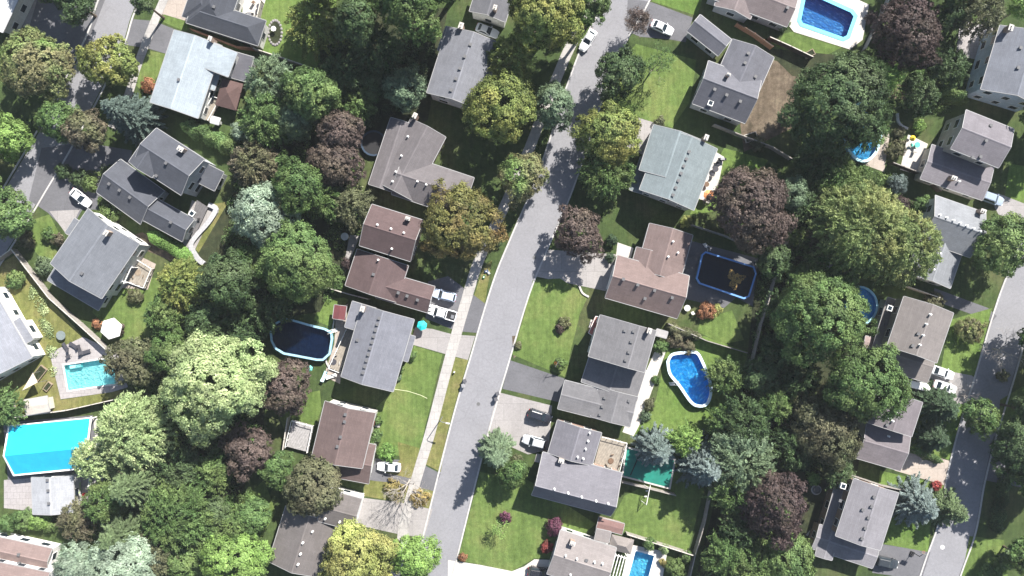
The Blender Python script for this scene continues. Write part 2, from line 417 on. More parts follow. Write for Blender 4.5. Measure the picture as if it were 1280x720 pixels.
for pts, m, lb in [
    ([(519, 409), (540, 411), (566, 418), (594, 420), (585, 450), (555, 442), (513, 430)], CPAVE, 'pinkish concrete driveway below the white pickup'),
    ([(535, 352), (560, 345), (607, 380), (596, 416), (571, 414), (532, 398)], ASPH, 'dark asphalt driveway under the white pickup'),
    ([(469, 573), (520, 576), (551, 592), (541, 616), (500, 606), (462, 600)], ASPH, 'grey driveway of the brown house beside the golden shrubs'),
    ([(452, 622), (500, 628), (541, 636), (530, 672), (500, 668), (441, 655)], CPAVE, 'pale driveway above the big yellow tree'),
    ([(686, 312), (770, 318), (758, 364), (667, 345)], CPAVE, 'pale driveway beside the purple tree'),
    ([(772, 303), (792, 310), (788, 325), (770, 320)], BRIGHT, 'pale walk beside the pink house'),
    ([(637, 450), (708, 474), (700, 503), (628, 486)], ASPH, 'dark asphalt driveway of the stepped grey house'),
    ([(622, 490), (690, 507), (686, 562), (660, 568), (608, 545)], CPAVE, 'pale driveway with the black car'),
    ([(560, 700), (600, 706), (640, 714), (655, 708), (668, 699), (690, 700), (688, 740), (560, 740)], BRIGHT, 'white curved driveway at the bottom'),
    ([(785, -3), (815, 3), (866, 22), (857, 53), (836, 49), (800, 46), (782, 38)], ASPH, 'grey driveway with the white car at the top'),
    ([(788, 144), (820, 154), (806, 195), (778, 180)], CPAVE, 'grey driveway beside the blue grey roof'),
    ([(1163, 468), (1208, 463), (1220, 474), (1208, 508), (1190, 502), (1158, 490)], CPAVE, 'driveway with the two white cars'),
    ([(1132, 560), (1187, 576), (1182, 607), (1118, 588)], TANP, 'pinkish driveway beside the lower right road'),
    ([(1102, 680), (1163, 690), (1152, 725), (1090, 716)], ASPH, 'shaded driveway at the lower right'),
    ([(1232, 238), (1300, 257), (1300, 285), (1248, 268)], CPAVE, 'driveway at the right edge'),
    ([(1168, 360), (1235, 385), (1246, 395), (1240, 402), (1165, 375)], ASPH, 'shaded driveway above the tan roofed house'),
    ([(1242, 545), (1290, 560), (1290, 612), (1230, 600)], ASPH, 'dark driveway right of the lower right road'),
    ([(205, -15), (242, -15), (235, 27), (203, 18)], TANP, 'pinkish driveway of the hipped roof house'),
    ([(166, 24), (192, 26), (222, 38), (210, 68), (183, 60), (156, 56)], ASPH, 'grey driveway of the pale roofed house'),
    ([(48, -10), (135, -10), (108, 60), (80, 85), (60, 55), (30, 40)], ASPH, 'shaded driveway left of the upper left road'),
    ([(40, -5), (48, -5), (36, 36), (28, 34)], CPAVE, 'narrow pale walk beside the white roofed house'),
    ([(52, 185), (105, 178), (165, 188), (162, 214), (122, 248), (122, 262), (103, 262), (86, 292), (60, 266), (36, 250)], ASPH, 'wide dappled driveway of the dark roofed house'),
    ([(62, 264), (100, 262), (84, 294)], CPAVE, 'pale driveway under the grey house')]:
    sheet(D, pts, m, lb)
for pts, m, lb in [
    ([(640, 443), (655, 395), (666, 350), (700, 348), (735, 370), (725, 392), (713, 440), (708, 472)], LAWN, 'front lawn right of the middle road'),
    ([(320, -20), (425, -20), (410, 60), (392, 90), (318, 62)], LAWN2, 'bright lawn around the oval flower bed'),
    ([(518, 432), (553, 443), (530, 540), (524, 574), (475, 566), (470, 510), (488, 492)], LAWN, 'front lawn beside the grey roofed house'),
    ([(585, 450), (559, 540), (551, 590), (524, 576), (541, 540), (566, 446)], OLIVE, 'dry verge between pavement and road'),
    ([(615, 325), (606, 380), (590, 378), (604, 335)], OLIVE, 'verge by the coloured bins'),
    ([(497, 552), (524, 560), (522, 600), (478, 590), (500, 575)], OLIVE, 'dry grass beside the bare tree'),
    ([(455, 600), (500, 604), (543, 614), (538, 636), (500, 628), (455, 620)], OLIVE, 'olive strip between two driveways'),
    ([(600, 590), (660, 600), (745, 655), (690, 698), (668, 698), (640, 714), (572, 700)], LAWN, 'shaded lawn at the bottom'),
    ([(795, 55), (870, 75), (868, 95), (862, 128), (840, 160), (775, 140), (752, 105)], LAWN, 'lawn under the bare treetop'),
    ([(815, -10), (880, -10), (872, 20), (815, 2)], LAWN2, 'bright lawn at the top'),
    ([(980, 42), (998, 38), (1058, 56), (1035, 68), (1010, 75), (970, 58)], LAWN, 'lawn below the big blue pool'),
    ([(820, 500), (832, 440), (880, 420), (935, 440), (920, 520), (840, 560), (790, 545)], LAWN2, 'lawn around the bright blue pool'),
    ([(875, 400), (915, 388), (930, 425), (905, 430), (872, 415)], LAWN, 'small lawn above the hedge'),
    ([(905, 185), (960, 200), (940, 235), (900, 240), (890, 265), (862, 268)], LAWN2, 'lawn behind the blue grey roof'),
    ([(128, 370), (175, 345), (215, 350), (225, 420), (150, 425), (115, 390)], LAWN, 'back lawn beside the white parasol'),
    ([(40, 275), (62, 268), (78, 300), (62, 335), (40, 310)], LAWN, 'small lawn left of the grey house'),
    ([(0, 330), (20, 318), (66, 380), (108, 425), (62, 442), (76, 500), (152, 488), (150, 500), (22, 522), (0, 500)], OLIVE, 'dry back lawn beside the turquoise pool'),
    ([(900, 560), (780, 620), (760, 660), (860, 690), (880, 610)], LAWN, 'shaded lawn with the white frame'),
    ([(230, 720), (270, 655), (330, 600), (345, 640), (300, 720)], LAWN, 'lawn among the lower left trees'),
    ([(430, 372), (436, 375), (412, 408), (392, 400), (402, 375)], LAWN2, 'small bright lawn by the red roof'),
    ([(340, 500), (400, 488), (402, 510), (385, 560), (365, 560)], LAWN, 'small lawn beside the purple tree'),
    ([(1187, 400), (1240, 385), (1218, 470), (1176, 462)], LAWN2, 'front lawn left of the lower right road'),
    ([(1150, 505), (1205, 505), (1186, 575), (1140, 560)], LAWN2, 'shaded front lawn by the conifers'),
    ([(1100, 588), (1180, 607), (1172, 620), (1098, 606)], LAWN2, 'narrow lawn strip below the pinkish driveway'),
    ([(1118, 620), (1165, 640), (1160, 690), (1105, 680)], LAWN2, 'front lawn by the blue spruce'),
    ([(1212, 670), (1255, 675), (1262, 740), (1198, 740)], LAWN, 'lawn in the lower right corner'),
    ([(1250, 500), (1300, 470), (1300, 545), (1248, 535)], LAWN, 'lawn right of the lower right road'),
    ([(1262, 205), (1300, 210), (1300, 262), (1256, 245)], LAWN2, 'bright lawn at the right edge'),
    ([(980, 480), (1010, 460), (1030, 470), (985, 530), (960, 560), (955, 530)], LAWN, 'sunlit strip of grass between trees'),
    ([(178, 62), (210, 68), (185, 120), (168, 105)], LAWN, 'small lawn left of the pale roof'),
    ([(205, 18), (235, 27), (233, 40), (200, 26)], LAWN, 'grass strip above the pale roof'),
    ([(266, 255), (285, 252), (262, 330), (245, 312)], OLIVE, 'dry grass outside the curved wall')]:
    sheet('lawn', pts, m, lb)
for pts, m, lb in [
    ([(950, 70), (1000, 85), (990, 160), (930, 190), (925, 155), (945, 115)], DIRT, 'bare brown ground behind the gabled house'),
    ([(640, 420), (658, 418), (652, 440), (642, 448)], DIRT, 'worn patch on the front lawn'),
    ([(1105, 105), (1165, 108), (1160, 130), (1110, 122)], DIRT, 'sunny leaf litter behind the dark tree'),
    ([(955, 60), (990, 95), (1100, 110), (1085, 75), (1060, 70)], SHADE_SOIL, 'soil coloured dark for shade under the big trees'),
    ([(400, 10), (560, 10), (535, 150), (460, 190), (400, 130)], SHADE_SOIL, 'soil coloured dark for shade under the tall trees at the top'),
    ([(340, 160), (460, 180), (430, 330), (400, 390), (330, 400), (240, 330)], SHADE_SOIL, 'soil coloured dark for shade in the wooded back yards'),
    ([(190, 430), (330, 420), (330, 560), (300, 620), (190, 620)], SHADE_SOIL, 'soil coloured dark for shade behind the pale tree'),
    ([(950, 300), (1020, 260), (1100, 400), (1070, 600), (960, 720), (870, 720), (930, 480)], SHADE_SOIL, 'soil coloured dark for shade along the back fence'),
    ([(150, 300), (178, 290), (232, 325), (225, 332), (200, 320)], DIRT, 'brown strip beside the clipped hedge'),
    ([(20, 470), (52, 452), (60, 500), (30, 520)], DIRT, 'sandy strip beside the white house')]:
    sheet('soil', pts, m, lb)
for pts, m, lb in [
    ([(860, 300), (955, 325), (945, 385), (920, 372), (905, 385), (850, 372)], ASPH, 'dark patio around the rectangular pool'),
    ([(818, 440), (832, 440), (800, 530), (792, 545), (778, 540), (805, 470)], BRIGHT, 'cream stone walk beside the bright blue pool'),
    ([(895, 190), (905, 196), (898, 230), (886, 255), (868, 245), (880, 215)], BRIGHT, 'cream patio behind the blue grey roof'),
    ([(1135, 168), (1160, 180), (1145, 218), (1125, 212)], BRIGHT, 'cream terrace with the yellow parasol'),
    ([(1085, 150), (1100, 135), (1112, 170), (1105, 215), (1078, 205)], TANP, 'tan paving round the half hidden pool'),
    ([(175, 320), (195, 330), (185, 362), (150, 360), (160, 335)], TANP, 'paving under the deck'),
    ([(304, -10), (335, -10), (323, 30), (303, 22)], BRIGHT, 'bright patio beside the hipped roof'),
    ([(420, 385), (435, 380), (425, 480), (405, 470), (418, 430)], TANP, 'tan paving beside the oval pool'),
    ([(427, 292), (450, 295), (430, 345), (422, 330)], CPAVE, 'narrow patio left of the red brown house'),
    ([(1010, 610), (1030, 615), (1010, 670), (998, 665)], BRIGHT, 'cream walk beside the dark purple tree'),
    ([(240, 250), (268, 262), (240, 320), (226, 300)], CPAVE, 'grey patio behind the dark roofed house'),
    ([(1055, 430), (1080, 418), (1075, 440), (1062, 445)], TANP, 'tan paving beside the round pool'),
    ([(1200, 25), (1245, 35), (1225, 75), (1195, 70)], GREYP, 'shaded patio behind the pale blue house')]:
    sheet('patio', pts, m, lb)
def ring_sheet(name, outer, inner, m, label, z=.05):
    bm = bmesh.new(); edges = []
    for q in (outer, inner):
        vs = [bm.verts.new((*P(*p).xy, z)) for p in q]
        for i in range(len(vs)): edges.append(bm.edges.new((vs[i], vs[(i + 1) % len(vs)])))
    bmesh.ops.triangle_fill(bm, use_beauty=True, use_dissolve=False, edges=edges)
    for f in bm.faces:
        f.normal_update()
        if f.normal.z < 0: f.normal_flip()
    me = bpy.data.meshes.new(name); bm.to_mesh(me); bm.free(); me.materials.append(m)
    o = bpy.data.objects.new(name, me); COL.objects.link(o); tag(o, label, None, None, 'structure')
ring_sheet('patio', [(62, 441), (104, 421), (150, 442), (160, 484), (140, 490), (76, 499)], HOLE_A, GREYP, 'pinkish grey paving around the turquoise pool', .04)
ring_sheet('patio', [(786, 680), (834, 690), (822, 755), (772, 745)], HOLE_B, BRIGHT, 'white paving around the small pool at the bottom', .09)
ring_sheet('patio', [(985, -22), (1008, -30), (1086, 6), (1078, 50), (1062, 62), (992, 40), (980, 25)], HOLE_C, BRIGHT, 'white paving around the large blue pool', .09)
# ------------------------------------------------------------------ houses
class Block:
    def __init__(s, TL, TR, BR, h, ridge='u', pitch=.36, hip='', off=.5, wall=True, garage=None):
        a = P(*TL, h); b = P(*TR, h); c = P(*BR, h)
        u = (b - a); u.z = 0; L = u.length; u.normalize()
        v = Vector((u.y, -u.x, 0))      # towards BR
        W = (c - b).dot(v)
        # centre kept at the mean of both diagonals
        mid = (a + c) / 2
        o = mid - u * L / 2 - v * W / 2
        if ridge == 'u': s.ea, s.eb, s.A, s.B = u, v, L, W
        else: s.ea, s.eb, s.A, s.B = v, u, W, L
        s.o = Vector((o.x, o.y, 0)); s.h = h; s.hip = hip; s.pitch = pitch; s.off = off; s.wall = wall; s.garage = garage
        s.rise = pitch * s.B / 2; s.r = s.B * off
    def loc(s, p):
        d = Vector((p[0], p[1], 0)) - s.o; return d.dot(s.ea), d.dot(s.eb)
    def w(s, a, b, z):
        q = s.o + s.ea * a + s.eb * b; return (q.x, q.y, z)
    def z(s, a, b):
        if s.hip == 'flat': return s.h
        t = min(b / s.r, (s.B - b) / (s.B - s.r))
        if 's' in s.hip: t = min(t, a / (s.B / 2))
        if 'e' in s.hip: t = min(t, (s.A - a) / (s.B / 2))
        return s.h + s.rise * max(t, 0)
    def inside(s, p, mg=0):
        a, b = s.loc(p); return mg < a < s.A - mg and mg < b < s.B - mg
TH = .16
def roof_mesh(bl):
    m = MB(); A, B, h, r, R_ = bl.A, bl.B, bl.h, bl.r, bl.rise
    if bl.hip == 'flat':
        m.add([bl.w(a, b, z) for z in (h - TH, h) for a, b in ((0, 0), (A, 0), (A, B), (0, B))],
              [(3, 2, 1, 0), (4, 5, 6, 7), (0, 1, 5, 4), (1, 2, 6, 5), (2, 3, 7, 6), (3, 0, 4, 7)])
        return m
    if bl.hip:
        a0 = B / 2 if 's' in bl.hip else 0; a1 = A - (B / 2 if 'e' in bl.hip else 0)
        if a1 < a0 + .1: a0 = a1 = (a0 + a1) / 2; a1 += .05
        v = [bl.w(0, 0, h - TH), bl.w(A, 0, h - TH), bl.w(A, B, h - TH), bl.w(0, B, h - TH),
             bl.w(0, 0, h), bl.w(A, 0, h), bl.w(A, B, h), bl.w(0, B, h), bl.w(a0, r, h + R_), bl.w(a1, r, h + R_)]
        m.add(v, [(3, 2, 1, 0), (0, 1, 5, 4), (1, 2, 6, 5), (2, 3, 7, 6), (3, 0, 4, 7), (4, 5, 9, 8), (6, 7, 8, 9), (5, 6, 9), (7, 4, 8)])
        return m
    cs = [(0, h - TH), (0, h), (r, h + R_), (B, h), (B, h - TH), (r, h + R_ - TH)]
    v = [bl.w(0, b, z) for b, z in cs] + [bl.w(A, b, z) for b, z in cs]
    m.add(v, [(0, 1, 2, 5), (5, 2, 3, 4), (7, 6, 11, 8), (8, 11, 10, 9)] + [(i, (i + 1) % 6, 6 + (i + 1) % 6, 6 + i) for i in range(6)])
    return m
def trim_mesh(bl):
    m = MB(); A, B, h, r, R_ = bl.A, bl.B, bl.h, bl.r, bl.rise
    def strip(a0, a1, b0, b1, z0, z1):
        m.add([bl.w(a, b, z) for z in (z0, z1) for a, b in ((a0, b0), (a1, b0), (a1, b1), (a0, b1))],
              [(3, 2, 1, 0), (4, 5, 6, 7), (0, 1, 5, 4), (1, 2, 6, 5), (2, 3, 7, 6), (3, 0, 4, 7)])
    strip(0, A, -.12, -.003, h - .15, h - .02); strip(0, A, B + .003, B + .12, h - .15, h - .02)
    for end, a0, a1 in (('s', -.09, -.003), ('e', A + .003, A + .09)):
        if bl.hip == 'flat' or end in bl.hip: strip(a0, a1, 0, B, h - .15, h - .02)
        else:
            t = TH + .02; e = .012
            cs = [(0, h - t), (0, h + e), (r, h + R_ + e), (B, h + e), (B, h - t), (r, h + R_ - t)]
            v = [bl.w(a0, b, z) for b, z in cs] + [bl.w(a1, b, z) for b, z in cs]
            m.add(v, [(0, 1, 2, 5), (5, 2, 3, 4), (7, 6, 11, 8), (8, 11, 10, 9)] + [(i, (i + 1) % 6, 6 + (i + 1) % 6, 6 + i) for i in range(6)])
    return m
def wall_mesh(bl, i=.38):
    m = MB(); A, B, h, r, R_ = bl.A, bl.B, bl.h, bl.r, bl.rise
    g = TH + .02
    if bl.hip == 'flat': cs = [(i, 0), (i, h - g), (B - i, h - g), (B - i, 0)]; a0, a1 = i, A - i
    elif bl.hip == 'se': cs = [(i, 0), (i, h - g), (B - i, h - g), (B - i, 0)]; a0, a1 = i, A - i
    else:
        zi = h - g + R_ * i / r; zj = h - g + R_ * i / (B - r)
        cs = [(i, 0), (i, zi), (r, h + R_ - g), (B - i, zj), (B - i, 0)]; a0, a1 = i, A - i
        if bl.hip:      # one hipped end: keep the walls level
            cs = [(i, 0), (i, h - g), (B - i, h - g), (B - i, 0)]
    n = len(cs)
    m.add([bl.w(a0, b, z) for b, z in cs] + [bl.w(a1, b, z) for b, z in cs],
          [tuple(range(n)), tuple(reversed(range(n, 2 * n)))] + [(j, (j + 1) % n, n + (j + 1) % n, n + j) for j in range(n)])
    return m
def ridge_mesh(bl):
    m = MB(); A, r, h = bl.A, bl.r, bl.h + bl.rise
    a0 = bl.B / 2 if 's' in bl.hip else .02; a1 = A - (bl.B / 2 if 'e' in bl.hip else .02)
    if a1 - a0 < .8: return None
    d = .16; s1 = bl.rise / bl.r * d; s2 = bl.rise / (bl.B - bl.r) * d
    cs = [(r - d, h - s1 + .03), (r, h + .035), (r + d, h - s2 + .03), (r + d, h - s2 - .03), (r, h - .02), (r - d, h - s1 - .03)]
    v = [bl.w(a0, b, z) for b, z in cs] + [bl.w(a1, b, z) for b, z in cs]
    m.add(v, [(0, 1, 4, 5), (1, 2, 3, 4), (7, 6, 11, 10), (8, 7, 10, 9)] + [(i, (i + 1) % 6, 6 + (i + 1) % 6, 6 + i) for i in range(6)])
    return m
ALLB = []
def house(label, blocks, rcol, wall=('siding', (.55, .55, .53)), chims=(), vents=(), pipes=(), skylights=(), name='house', cat='house', trim=None, ventm=None, doorside=None, chm=(.3, .2, .15), wincol=WHITE, ridges=True, group=None):
    bls = [Block(*b[:4], **(b[4] if len(b) > 4 else {})) for b in blocks]
    for k, b in enumerate(bls): b.h += .006 * k
    ctr = sum((b.o + b.ea * b.A / 2 + b.eb * b.B / 2 for b in bls), Vector((0, 0, 0))) / len(bls)
    root = empty(name, (ctr.x, ctr.y, 0), label, cat, group)
    ALLB.extend(bls)
    rm = roof_mat(rcol); wm = wall_mat(*wall); tm = trim or TRIM
    roofs = []
    for k, b in enumerate(bls):
        ro = roof_mesh(b).build('roof', rm, root); roofs.append(ro)
        trim_mesh(b).build('gutter', tm, ro)
        if ridges and b.hip != 'flat':
            rr = ridge_mesh(b)
            if rr: rr.build('ridge_cap', roof_mat(mul(rcol, 1.25)), ro)
        if b.wall:
            wall_mesh(b).build('wall', wm, root)
            # windows
            i = .38
            sides = [((i, 0), (b.A - i, 0), 'b0'), ((i, b.B), (b.A - i, b.B), 'b1'), ((0, i), (0, b.B - i), 'a0'), ((b.A, i), (b.A, b.B - i), 'a1')]
            for si, (p, q, nm) in enumerate(sides):
                L = abs(q[0] - p[0]) + abs(q[1] - p[1])
                n = int(L / 3.3)
                if L < 2.4: continue
                n = max(n, 1)
                nrm = {'b0': -b.eb, 'b1': b.eb, 'a0': -b.ea, 'a1': b.ea}[nm]; tan = b.ea if nm[0] == 'b' else b.eb
                for sto in range(2 if b.h > 4.6 else 1):
                    for j in range(n):
                        t = (j + .5) / n
                        aa = p[0] + (q[0] - p[0]) * t; bb = p[1] + (q[1] - p[1]) * t
                        if nm == 'b0': bb = i
                        if nm == 'b1': bb = b.B - i
                        if nm == 'a0': aa = i
                        if nm == 'a1': aa = b.A - i
                        c = Vector(b.w(aa, bb, 0)); c.z = 0
                        if any(o is not b and o.wall and o.inside(c + nrm * .4, .3) and o.h > b.h - 2.2 for o in bls): continue
                        door = (doorside == (k, nm) and sto == 0 and j == 0)
                        gar = (b.garage == nm and sto == 0)
                        if gar and j: continue
                        if gar:
                            c = Vector(b.w((p[0] + q[0]) / 2 if nm[0] == 'b' else aa, (p[1] + q[1]) / 2 if nm[0] == 'a' else bb, 0)); c.z = 0
                            gw = min(L * .42, 2.4); g = MB(); g.box(c + nrm * .04, tan, nrm, gw, .045, .02, 2.2); go = g.build('garage_door', WHITE, root)
                            for zz in (.55, 1.1, 1.65):
                                pass
                            continue
                        if door:
                            g = MB(); g.box(c + nrm * .04, tan, nrm, .5, .045, .15, 2.2); do = g.build('door', M('door_paint', (.22, .08, .06), .5), root)
                            g = MB(); g.box(c + nrm * .1 + tan * .36, tan, nrm, .03, .03, 1.05, 1.15); g.build('handle', GREYM, do)
                            g = MB(); g.box(c + nrm * .5, tan, nrm, .8, .55, 0, .15); g.build('doorstep', CONC, root)
                            continue
                        ww = .55 + .3 * rnd.random(); zc = 1.0 + 2.75 * sto
                        if zc + 1.25 > b.h - .3: zc = b.h - 1.6
                        g = MB(); g.box(c + nrm * .03, tan, nrm, ww + .09, .035, zc - .09, zc + 1.2); fo = g.build('window', wincol, root)
                        g = MB(); g.box(c + nrm * .06, tan, nrm, ww, .012, zc, zc + 1.11); g.build('pane', glass_mat(), fo)
    def find(px, py, guess=5):
        z = guess; best = 0
        for _ in range(5):
            p = P(px, py, z); best = None; zb = -1
            for k, b in enumerate(bls):
                if b.inside(p):
                    zz = b.z(*b.loc(p))
                    if zz > zb: zb = zz; best = k
            if best is None:
                return P(px, py, bls[0].h), bls[0].h + .2, 0
            z = zb
        return P(px, py, z), z, best
    for c in chims:
        p, z, k = find(*c[:2]); b = bls[k]
        sz = c[2] if len(c) > 2 else 1.0
        g = MB(); g.box(p, b.ea, b.eb, .5 * sz, .36 * sz, z - 1.0, z + 1.35); ch = g.build('chimney', wall_mat('brick', chm), roofs[k])
        # cap and pots are merged in the chimney's crown
        g = MB(); g.box(p, b.ea, b.eb, .58 * sz, .44 * sz, z + 1.355, z + 1.47)
        for s_ in (-.22, .22):
            q = p + b.ea * s_ * sz; g.lathe((q.x, q.y), [(.13, z + 1.47), (.13, z + 1.7), (.1, z + 1.7)], 10)
        g.build('chimney_cap', CONC, roofs[k])
    vm = ventm or M('vent_metal', (.12, .12, .125), .6, .1)
    for x, y in vents:
        p, z, k = find(x, y); b = bls[k]; g = MB()
        g.box(p, b.ea, b.eb, .2, .2, z - .15, z + .22); g.box(p, b.ea, b.eb, .27, .27, z + .225, z + .28)
        g.build('roof_vent', vm, roofs[k])
    for x, y in pipes:
        p, z, k = find(x, y); g = MB()
        g.lathe((p.x, p.y), [(.2, z - .1), (.2, z + .08), (.13, z + .12), (.13, z + .42), (.2, z + .45), (.16, z + .55), (.02, z + .58)], 10)
        g.build('vent_pipe', WHITE, roofs[k])
    for x, y in skylights:
        p, z, k = find(x, y); b = bls[k]; g = MB(); g.box(p, b.ea, b.eb, .5, .5, z - .3, z + .22); g.build('skylight', WHITE, roofs[k]); g = MB(); g.box(p, b.ea, b.eb, .36, .36, z + .225, z + .245); g.build('skylight_pane', glass_mat(), roofs[k])
    return root

G1 = (.115, .117, .13); GD = (.06, .065, .078); BR_ = (.14, .105, .105); TAN = (.2, .185, .18)
SW = ('siding', (.62, .62, .6)); SB = ('siding', (.42, .5, .6)); BK = ('brick', (.26, .15, .11)); ST = ('siding', (.4, .36, .3)); LG = ('siding', (.4, .42, .44))
def line(p, q, n): return [(p[0] + (q[0] - p[0]) * i / (n - 1), p[1] + (q[1] - p[1]) * i / (n - 1)) for i in range(n)]

house('white roofed house cut off by the top left corner', [((-25, -60), (34, -32), (6, 42), 4.0, dict(ridge='v', pitch=.3))], (.5, .52, .54), SW, wincol=WHITE, vents=[(8, -5)])
house('dark grey hipped house at the top edge above the pale roof', [((258, -50), (306, -33), (284, 42), 3.5, dict(ridge='v', pitch=.42, hip='e')), ((243, -3), (333, 26), (322, 57), 3.4, dict(hip='se', pitch=.42)), ((240, -30), (280, -16), (272, 36), 3.3, dict(ridge='v', pitch=.4, hip='e'))], GD, SW, vents=[(268, 9)])
house('long house with a pale bluish roof in the upper left', [((220, 38), (280, 58), (245, 147), 4.2, dict(ridge='v', pitch=.26)), ((263, 53), (297, 66), (285, 96), 4.6, dict(hip='flat')), ((263, 88), (275, 92), (268, 113), 2.7, dict(hip='flat'))], (.29, .33, .36), SW, chims=[(267, 52, .8)], vents=[(224, 100)], doorside=(0, 'b0'))
house('dark grey house with several long gables beside the wide dappled driveway', [
    ((152, 200), (207, 240), (174, 279), 2.9, dict(pitch=.42, garage='a0')),
    ((181, 240), (245, 275), (226, 301), 3.1, dict(pitch=.42)),
    ((197, 161), (257, 200), (225, 243), 6.4, dict(pitch=.4, garage='a0')),
    ((176, 180), (205, 200), (190, 222), 6.6, dict(ridge='v', pitch=.5)),
    ((257, 204), (281, 216), (267, 238), 3.0, dict(hip='flat'))], (.075, .08, .095), LG, chims=[(230, 188, 1)], vents=[(137, 230), (150, 238), (163, 247), (214, 278), (196, 220), (208, 204)], skylights=[(241, 267)])
house('grey house with a bright side wall left of the clipped hedge', [
    ((109, 260), (173, 304), (128, 374), 5.2, dict(ridge='v', pitch=.34)),
    ((92, 272), (106, 281), (96, 300), 3.0, dict(hip='flat')),
    ((72, 328), (136, 366), (123, 388), 2.6, dict(hip='flat'))], (.15, .16, .18), SW, chims=[(138, 292, .9)], vents=[(103, 342)], doorside=(0, 'b0'))
house('white walled house with a roof extension at the left edge', [
    ((-70, 388), (-4, 350), (31, 452), 4.6, dict(ridge='v', pitch=.26)),
    ((4, 410), (25, 397), (41, 424), 3.6, dict(hip='flat'))], (.22, .23, .26), ('siding', (.75, .75, .74)))
house('brown roofed house with white walls in the bottom left corner', [
    ((-45, 662), (65, 686), (59, 715), 3.4, dict(pitch=.3)),
    ((-45, 694), (62, 716), (50, 775), 5.6, dict(pitch=.3))], (.2, .15, .14), ('siding', (.75, .74, .72)), vents=[(24, 693), (24, 704)])
house('grey house beside the silver car near the top', [
    ((559, 33), (625, 54), (600, 137), 5.6, dict(ridge='v', pitch=.3)),
    ((558, 33), (575, 39), (563, 68), 5.2, dict(hip='flat'))], (.16, .165, .185), SW, chims=[(577, 36, 1)], vents=[(588, 56), (581, 71), (575, 86), (570, 99), (564, 113)], wincol=WHITE)
house('small part of a grey roofed house at the top centre', [((600, -30), (645, -16), (632, 28), 4.2, dict(ridge='v', pitch=.3))], G1, SW, chims=[(619, 13, .8)])
house('mauve grey house with a hipped wing behind the round yellow brown tree', [
    ((507, 145), (551, 168), (522, 254), 3.8, dict(ridge='v', pitch=.36)),
    ((489, 147), (519, 157), (490, 240), 3.6, dict(ridge='v', pitch=.3)),
    ((505, 193), (592, 222), (577, 272), 3.75, dict(pitch=.36, hip='e', garage='a1'))], (.13, .12, .125), BK, chims=[(520, 147, .9)], pipes=[(502, 195), (495, 215), (491, 227), (522, 227), (533, 231), (545, 235), (510, 171)])
house('red brown house beside the white pickup', [
    ((464, 255), (528, 275), (514, 327), 5.6, dict(pitch=.42)),
    ((446, 311), (510, 332), (496, 378), 3.7, dict(ridge='v', pitch=.34)),
    ((478, 339), (543, 358), (535, 391), 3.6, dict(pitch=.4, garage='a1'))], (.098, .07, .07), BK, chims=[(511, 274, .8)], pipes=[(472, 281), (489, 286), (505, 291), (490, 311), (473, 325)], vents=[(498, 366), (509, 370), (522, 375), (467, 343)])
house('grey house with a row of roof vents beside the dark oval pool', [
    ((455, 381), (520, 400), (489, 489), 4.8, dict(ridge='v', pitch=.3, off=.43)),
    ((442, 377), (472, 386), (459, 417), 4.4, dict(hip='flat')),
    ((500, 415), (520, 421), (509, 452), 4.2, dict(hip='flat'))], (.16, .165, .19), BK, chims=[(455, 386, .95)], vents=line((474, 398), (454, 466), 10) + [(447, 425)], doorside=(2, 'b1'))
house('brown house with a lower garage beside the white sedan', [
    ((409, 502), (472, 517), (450, 585), 5.0, dict(ridge='v', pitch=.36)),
    ((426, 548), (474, 557), (457, 604), 3.0, dict(pitch=.3, garage='a1'))], (.125, .092, .088), ('siding', (.6, .58, .54)), vents=[(432, 518), (431, 527), (426, 546), (422, 558)], doorside=(0, 'b1'))
house('grey brown house half hidden by the big yellow tree', [
    ((408, 612), (453, 624), (441, 663), 4.6, dict(pitch=.3, garage='a1')),
    ((357, 632), (421, 652), (400, 722), 3.6, dict(ridge='v', pitch=.3))], (.13, .118, .115), SW, pipes=[(391, 664), (379, 678), (376, 692), (373, 705), (407, 648), (425, 652)])
house('grey house with crossed gables beside the bare brown yard', [
    ((914, 48), (966, 71), (949, 118), 3.8, dict(ridge='v', pitch=.3)),
    ((886, 76), (952, 101), (931, 154), 4.0, dict(pitch=.52)),
    ((875, 18), (914, 49), (898, 70), 3.2, dict(pitch=.42, garage='a0'))], (.115, .117, .135), LG, chims=[(908, 96, .6)], vents=[(893, 112), (908, 119), (925, 127), (931, 79), (935, 67), (944, 96)], skylights=[(888, 129)])
house('brownish roofed house above the fence at the top right', [((900, -45), (998, -8), (985, 34), 3.4, dict(pitch=.3)), ((905, -25), (950, -8), (938, 24), 3.2, dict(ridge='v', pitch=.3))], (.16, .135, .135), LG, vents=[(984, 10)])
house('house with a blue grey roof behind a cream patio', [
    ((831, 161), (899, 187), (865, 262), 5.6, dict(ridge='v', pitch=.26)),
    ((818, 156), (880, 176), (860, 232), 5.4, dict(ridge='v', pitch=.24)),
    ((800, 196), (815, 201), (802, 242), 3.0, dict(hip='flat'))], (.165, .195, .205), LG, chims=[(880, 174, .9)], vents=line((861, 190), (841, 244), 7))
house('pinkish brown house left of the rectangular pool', [
    ((772, 319), (862, 345), (846, 398), 4.2, dict(pitch=.52, garage='a0')),
    ((812, 279), (866, 294), (850, 352), 3.9, dict(ridge='v', pitch=.34)),
    ((797, 309), (830, 318), (820, 345), 3.8, dict(ridge='v', pitch=.34))], (.165, .125, .118), ST, pipes=[(841, 302), (835, 321), (847, 316)], vents=[(779, 349), (797, 356), (818, 363), (840, 372), (806, 373)])
